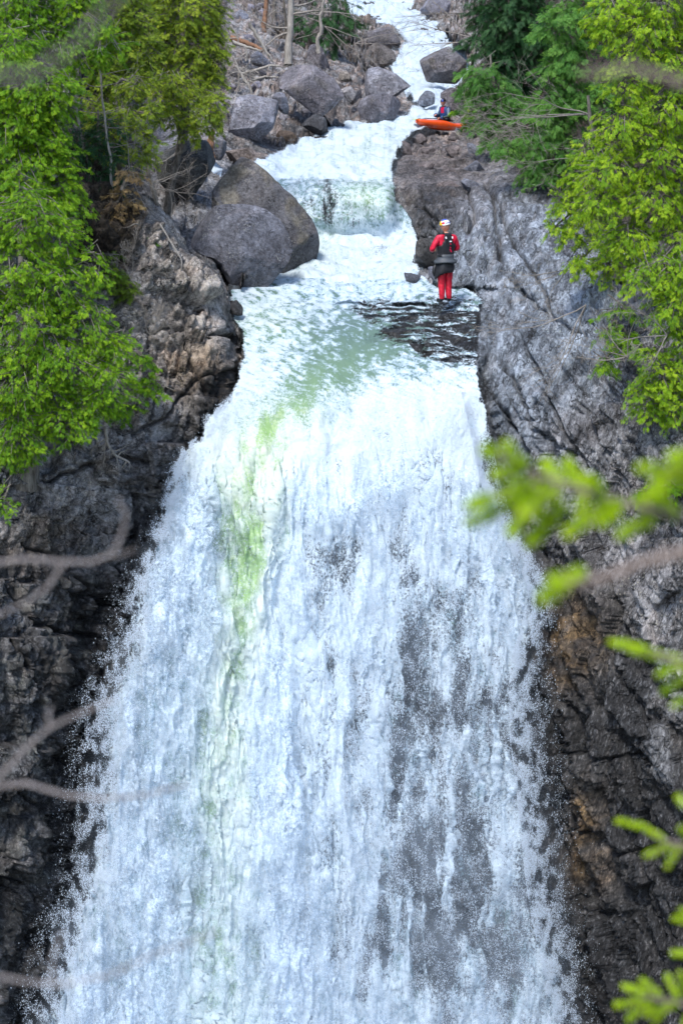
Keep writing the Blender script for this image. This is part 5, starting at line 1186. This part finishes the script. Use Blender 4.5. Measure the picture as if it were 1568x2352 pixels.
def drape(z, r, k):
    def f(t):
        back = max(0.0, -math.sin(t)) ; left = max(0.0, -math.cos(t))
        zz = 0.89 - (0.89 - z) * (0.25 + 0.75 * min(1, back * 1.25 + 0.0)) - k * 0.16 * left * (1 - back) * 1.6
        rr = r * (1 + 0.05 * math.sin(5 * t))
        return (rr * 1.0 * math.cos(t) - 0.04 * left * k, rr * 0.82 * math.sin(t), zz)
    return f
ringsurf([drape(0.89, 0.19, 0), drape(0.83, 0.195, 0.4), drape(0.76, 0.2, 0.8), drape(0.70, 0.195, 1.1), drape(0.665, 0.18, 1.25)], 'skirt_deck', M['black'], man, thick=0.012)
mb = MB(); tt = np.linspace(0, 1, 10); mb.tube(np.stack([-0.19 - 0.07 * np.sin(tt * 3.1), 0.05 + 0 * tt, 0.86 - 0.33 * tt], -1), 0.035 * np.sin(tt * 2.9 + 0.2) + 0.012, 8); mb.build('skirt_flap', M['black'], man)
# ---- kayak on its rock shelf
KY = 58.0
KP = P(1014, 300, KY); KYAW = rad(180 + 40)     # bow towards lower left
L = 1.26
def hullsec(t):
    w = 0.335 * (1 - abs(t) ** 2.6) ** 0.6 + 0.03; keel = 0.20 * abs(t) ** 2.2 + (0.02 if t > 0 else 0.0) * abs(t); deck = 0.335 + 0.03 * (1 - t * t) - (0.0 if t > 0 else 0.05 * abs(t)) - 0.06 * math.exp(-((t + 0.35) / 0.25) ** 2)
    deck = max(deck, keel + 0.07); return w, keel, deck
ns, na = 44, 28; V = []; F = []
for i in range(ns):
    t = -1 + 2 * i / (ns - 1); w, k0, d0 = hullsec(t); zc = k0 + (d0 - k0) * 0.55
    for j in range(na):
        a = 2 * math.pi * j / na; s, cc = math.sin(a), math.cos(a)
        x = w * math.copysign(abs(cc) ** 0.75, cc); z = zc + (d0 - zc) * abs(s) ** 0.9 if s > 0 else zc - (zc - k0) * abs(s) ** 0.7
        V.append((t * L, x, z))
for i in range(ns - 1):
    for j in range(na):
        k = (j + 1) % na; F.append([i * na + j, i * na + k, (i + 1) * na + k, (i + 1) * na + j])
F.append(list(range(na))); F.append([(ns - 1) * na + j for j in reversed(range(na))])
V = np.array(V)
kay = empty('kayak', KP, KYAW); kay.rotation_euler = (0, rad(-3.5), KYAW); tag(kay, 'short orange whitewater kayak with raised ends perched on the brown rock', 'kayak')
poly_obj('hull', V, F, [M['orange']], [0] * len(F), kay)
t_ = np.linspace(0, 2 * np.pi, 30); mb = MB(); mb.tube(np.stack([0.30 * np.cos(t_) - 0.18, 0.21 * np.sin(t_), 0.365 + 0.012 * np.cos(t_)], -1), np.full(30, 0.016), 6); mb.build('cockpit_rim', M['black'], kay)
for tx in (-1.1, 1.12):
    w, k0, d0 = hullsec(tx / L); mb = MB(); a = np.linspace(0, math.pi, 8); mb.tube(np.stack([tx + 0.07 * np.cos(a), 0 * a, d0 - 0.01 + 0.035 * np.sin(a)], -1), np.full(8, 0.009), 5); mb.build('grab_loop', M['black'], kay)
# ---- the seated kayaker
Mk = Matrix.Translation(Vector(KP)) @ Matrix.Rotation(KYAW - rad(90), 4, 'Z')        # local y = towards the bow
sp = Mk @ Vector((0, -0.18, 0.30))
J = {'pelvis': ((0, 0, 0.0), (0.16, 0.12)), 'spine': ((0, 0.01, 0.15), (0.15, 0.115)), 'chest': ((0, 0.04, 0.36), (0.175, 0.125)), 'neck0': ((0, 0.07, 0.50), 0.07), 'neck': ((0, 0.10, 0.57), 0.055),
     'shl': ((-0.19, 0.05, 0.44), 0.075), 'shr': ((0.19, 0.05, 0.44), 0.075), 'ell': ((-0.29, 0.14, 0.2), 0.058), 'elr': ((0.30, 0.10, 0.2), 0.058), 'wrl': ((-0.1, 0.32, 0.14), 0.036), 'wrr': ((0.14, 0.38, 0.24), 0.036)}
E = [('pelvis', 'spine'), ('spine', 'chest'), ('chest', 'neck0'), ('neck0', 'neck'), ('chest', 'shl'), ('chest', 'shr'), ('shl', 'ell'), ('shr', 'elr'), ('ell', 'wrl'), ('elr', 'wrr')]
bv, bf = skin_mesh('body', J, E, 2); c = fcent(bv, bf); mi = np.zeros(len(bf), int)
mi[(np.abs(c[:, 0]) > 0.16) & (c[:, 2] > 0.26)] = 1; mi[c[:, 2] > 0.535] = 2
hc = (0.0, 0.145, 0.69); hv, hf, HR, HD = head_mesh(hc, rad(-4), rad(-20))
hl = hand_parts((-0.09, 0.33, 0.14), (0.5, 0.8, 0.0), (0.2, -0.2, -0.9), 1); hr = hand_parts((0.13, 0.39, 0.24), (-0.6, 0.7, 0.2), (-0.3, -0.4, -0.8), -1)
V, F, K = merge([(bv, bf, mi), (hv, hf, 2), (hl[0], hl[1], 2), (hr[0], hr[1], 2)])
k2_ = poly_obj('person', V, F, [M['teal'], M['slate'], M['skin']], K, loc=sp); k2_.rotation_euler = (0, 0, KYAW - rad(90) + rad(0))
tag(k2_, 'person in dark jacket and blue vest seated in the orange kayak, head bowed', 'person')
helmet(k2_, hc, HR, [M['black'], M['white'], M['blue']], lambda x, y, z: 1 if (abs(x - 0.1) < 0.22 and y > 0.2) else (2 if abs(x) > 0.55 and y > 0.3 else 0), cut=-0.05)
vest = (c[:, 2] > 0.06) & (c[:, 2] < 0.5) & (np.abs(c[:, 0]) < 0.17)
shell_from(bv, bf, vest, 0.016, 'vest', [M['royal'], M['redshell'], M['black']], [1 if (cc[2] > 0.33 and abs(cc[0]) < 0.08 or abs(cc[0]) < 0.018) else (2 if cc[1] < 0.0 else 0) for cc in c], k2_, 0.025)
ringsurf([el(0.17, 0.15, 0.14, oy=0.02), el(0.18, 0.16, 0.08, oy=0.02), el(0.225, 0.31, 0.085, oy=0.0)], 'spray_skirt', M['black'], k2_)
# paddle lying along the far side
pd = empty('paddle', Mk @ Vector((0.28, 0.4, 0.42)), KYAW - rad(90) + rad(8)); tag(pd, 'black paddle with a yellow green blade laid beside the seated kayaker', 'paddle')
mb = MB(); mb.tube([(0, -0.75, 0), (0, 0, 0.0), (0, 0.45, -0.02)], [0.015] * 3, 8); mb.build('shaft', M['black'], pd)
M['lime'] = simple_mat("lime_blade", (0.45, 0.62, 0.06), 0.35)
def blade(y0, s, mat):
    t = np.linspace(0, 1, 12); w = 0.095 * np.sin(np.pi * (0.12 + 0.80 * t)) ** 0.7
    v = [(sx * ww, y0 + s * tt_ * 0.45, z + 0.02 * math.cos(sx * 1.5) - 0.02) for tt_, ww in zip(t, w) for sx in (-1, 0, 1) for z in (0,)]
    f = [[i * 3 + j, i * 3 + j + 1, i * 3 + j + 4, i * 3 + j + 3] for i in range(11) for j in range(2)]
    o = poly_obj('blade', np.array(v), f, [mat], [0] * len(f), pd); m = o.modifiers.new('s', 'SOLIDIFY'); m.thickness = 0.008
blade(0.43, 1, M['lime']); blade(-0.73, -1, M['black'])
# ================================================================== BRANCHES CLOSE TO THE CAMERA (out of focus)
M['ndl'] = leaf_mat("young_needles", (0.14, 0.24, 0.008), (0.45, 0.62, 0.015), (0.70, 0.80, 0.04), 0.45)
M['fgbark'] = bark_mat("young_bark", (0.34, 0.25, 0.20), (0.60, 0.48, 0.42), 30)
M['fggrey'] = bark_mat("bare_branch_bark", (0.36, 0.31, 0.30), (0.58, 0.52, 0.50), 30)
def needle_shoot(p0, p1, R, nlen=0.016, per=2300, w=0.0022):
    p0 = np.array(p0); p1 = np.array(p1); L = np.linalg.norm(p1 - p0); n = max(10, int(per * L)); d = (p1 - p0) / L
    u = np.cross(d, [0.1, 0.2, 1.0]); u /= np.linalg.norm(u); v = np.cross(d, u)
    t = R.random(n); a = R.random(n) * 2 * np.pi; rad_ = (np.cos(a)[:, None] * u + np.sin(a)[:, None] * v)
    dr = rad_ * 0.8 + d * R.uniform(0.5, 0.9, n)[:, None]; dr /= np.linalg.norm(dr, axis=1, keepdims=True)
    ln = nlen * R.uniform(0.8, 1.2, n) * (1 - 0.5 * t ** 4); b = p0 + d * (t * L)[:, None]
    s = np.cross(dr, R.normal(0, 1, (n, 3))); s /= np.linalg.norm(s, axis=1, keepdims=True)
    V = np.stack([b + s * w * 0.6, b - s * w * 0.6, b + dr * ln[:, None] * 0.6 - s * w, b + dr * ln[:, None], b + dr * ln[:, None] * 0.6 + s * w], 1)
    F = np.arange(n)[:, None] * 5 + np.array([[0, 1, 2, 3, 4]])
    return V.reshape(-1, 3), F, np.repeat(np.clip(0.35 + 0.4 * t + R.normal(0, 0.12, n), 0, 1), 5)
def fir_branch(main, shoots, Y, label, seed, r=0.006, nlen=0.014, name='fir_branch'):
    """main: photo polyline; shoots: photo (x0,y0,x1,y1[,dY0,dY1])"""
    R = np.random.default_rng(seed); mp_ = np.array([P(a[0], a[1], Y + (a[2] if len(a) > 2 else 0)) for a in main])
    root = empty(name, mp_[0]); tag(root, label, 'branch', 'fir branches close to the camera')
    inv = Matrix.Translation(-Vector(mp_[0]))
    mb = MB(); mb.tube(mp_, np.linspace(r, r * 0.45, len(mp_)), 8)
    VV, FF, TT = [], [], []; k = 0
    for s in shoots:
        d0, d1 = (s[4], s[5]) if len(s) > 4 else (0, R.uniform(-0.08, 0.08))
        a = P(s[0], s[1], Y + d0); b = P(s[2], s[3], Y + d1); m = (a + b) / 2 + R.normal(0, 0.003, 3)
        mb.tube([a, m, b], [0.0028, 0.002, 0.0012], 5)
        for q0, q1 in ((a, m), (m, b)):
            v, f, t = needle_shoot(q0, q1, R, nlen); VV.append(v); FF.append(f + k); TT.append(t); k += len(v)
    o = mb.build('stem', M['fgbark'], root); o.matrix_parent_inverse = inv
    o = mesh_np('needles', np.concatenate(VV), np.concatenate(FF), M['ndl'], root, attrs={'tint': np.concatenate(TT)}, smooth=False); o.matrix_parent_inverse = inv
fir_branch([(1680,1205),(1568,1185),(1450,1160),(1330,1125),(1230,1090),(1150,1045)],
           [(1150,1045,1110,1030),(1200,1070,1135,1090),(1210,1075,1160,1020),(1260,1100,1220,1160),(1230,1100,1070,1165),(1240,1120,1070,1205),(1250,1130,1170,1225),(1300,1115,1250,1065),(1340,1130,1300,1060),(1330,1130,1340,1200),
            (1300,1150,1210,1250),(1380,1140,1350,1100),(1420,1150,1380,1200),(1450,1165,1520,1120),(1290,1125,1200,1180),(1500,1180,1420,1230),(1560,1190,1500,1140),(1400,1150,1300,1225),(1260,1170,1230,1240)], 1.95,
           'blurred bright green fir branch reaching in from the right edge over the fall', 1)
fir_branch([(1700,1010),(1600,1060),(1540,1075)], [(1600,1060,1470,1075),(1600,1065,1500,1110),(1640,1040,1540,1050),(1620,1060,1560,1110)], 1.9, 'small blurred fir tip at the right edge above the long branch', 2)
fir_branch([(1720,1240),(1600,1262),(1480,1290),(1380,1330),(1290,1345)], [(1300,1320,1240,1375,0,0),(1350,1310,1265,1335,0,0),(1300,1340,1262,1370,0,0)], 1.75, 'blurred pale brown fir stem below the green branch', 3, r=0.009)
fir_branch([(1720,1620),(1640,1560),(1560,1520),(1500,1500)], [(1500,1500,1400,1475),(1540,1515,1440,1490),(1580,1530,1510,1550),(1600,1550,1520,1590),(1620,1570,1545,1620),(1570,1520,1490,1500)], 2.3, 'blurred fir tip pointing left at the right edge over dark rock', 4, nlen=0.010)
fir_branch([(1720,2000),(1640,1960),(1560,1940),(1520,1930)], [(1530,1930,1470,1895),(1480,1900,1415,1885),(1550,1940,1480,1965),(1570,1945,1530,1990),(1600,1950,1560,1900),(1620,1960,1590,2010),(1580,1850,1555,1830)], 2.6, 'bright fir twig pointing left in the lower right', 5, nlen=0.010)
fir_branch([(1720,2090),(1620,2110),(1580,2120)], [(1600,2110,1545,2110),(1620,2100,1560,2090)], 2.6, 'tiny fir tip just entering at the right edge', 6, nlen=0.010)
fir_branch([(1720,2350),(1620,2320),(1540,2300),(1480,2290)], [(1480,2290,1410,2310),(1490,2285,1430,2265),(1520,2295,1470,2250),(1540,2300,1500,2345),(1560,2300,1530,2240),(1500,2300,1440,2345),(1590,2310,1560,2235),(1600,2310,1570,2352),(1560,2305,1480,2330),(1580,2200,1545,2190)], 2.6,
           'bright fir spray in the bottom right corner', 7, nlen=0.011)
def bare_branch(lines, Y, label, seed, name='bare_branch', mat='fggrey'):
    R = np.random.default_rng(seed); b0 = P(lines[0][0][0][0], lines[0][0][0][1], Y); root = empty(name, b0); tag(root, label, 'branch', 'bare branches close to the camera')
    for pts, r in lines:
        q = np.array([P(a[0], a[1], Y + (a[2] if len(a) > 2 else 0)) for a in pts]); n = 6 * len(pts); t = np.linspace(0, len(pts) - 1, n)
        w = np.stack([np.interp(t, np.arange(len(pts)), q[:, i]) for i in range(3)], -1) + R.normal(0, r * 0.15, (n, 3))
        mb = MB(); mb.tube(w - b0, r * (1 - 0.45 * np.linspace(0, 1, n)), 8); mb.build('branch', M[mat], root)
bare_branch([([(-80,1300),(60,1285),(140,1290),(210,1292),(258,1272),(280,1230),(290,1180),(270,1145)], 0.004), ([(150,1290),(110,1350),(60,1385),(-40,1430)], 0.0036), ([(200,1292),(290,1270),(310,1262)], 0.002)], 2.5, 'blurred grey bare branch crossing the left cliff', 1)
bare_branch([([(-60,1840),(10,1775),(60,1720),(110,1675),(180,1640),(260,1608)], 0.0042), ([(115,1675),(112,1640),(118,1620)], 0.004), ([(-60,1810),(60,1800),(160,1828),(230,1835),(340,1825),(430,1800)], 0.0042)], 2.5, 'blurred forked branch low on the left in front of dark rock', 2)
bare_branch([([(-60,2230),(60,2255),(150,2262),(250,2240),(360,2190),(500,2140)], 0.0032), ([(120,2255),(120,2200),(145,2140)], 0.0028)], 2.1, 'faint blurred branch in front of the foot of the fall', 3)
bare_branch([([(1720,240),(1600,200),(1500,170),(1440,155),(1380,172),(1330,165)], 0.0055)], 1.6, 'blurred pale twig across the yellow green cedar top right', 4, mat='fgbark')
bare_branch([([(-80,150),(60,180),(180,100),(330,-80)], 0.0028)], 1.2, 'very blurred twig across the top left cedars', 5)
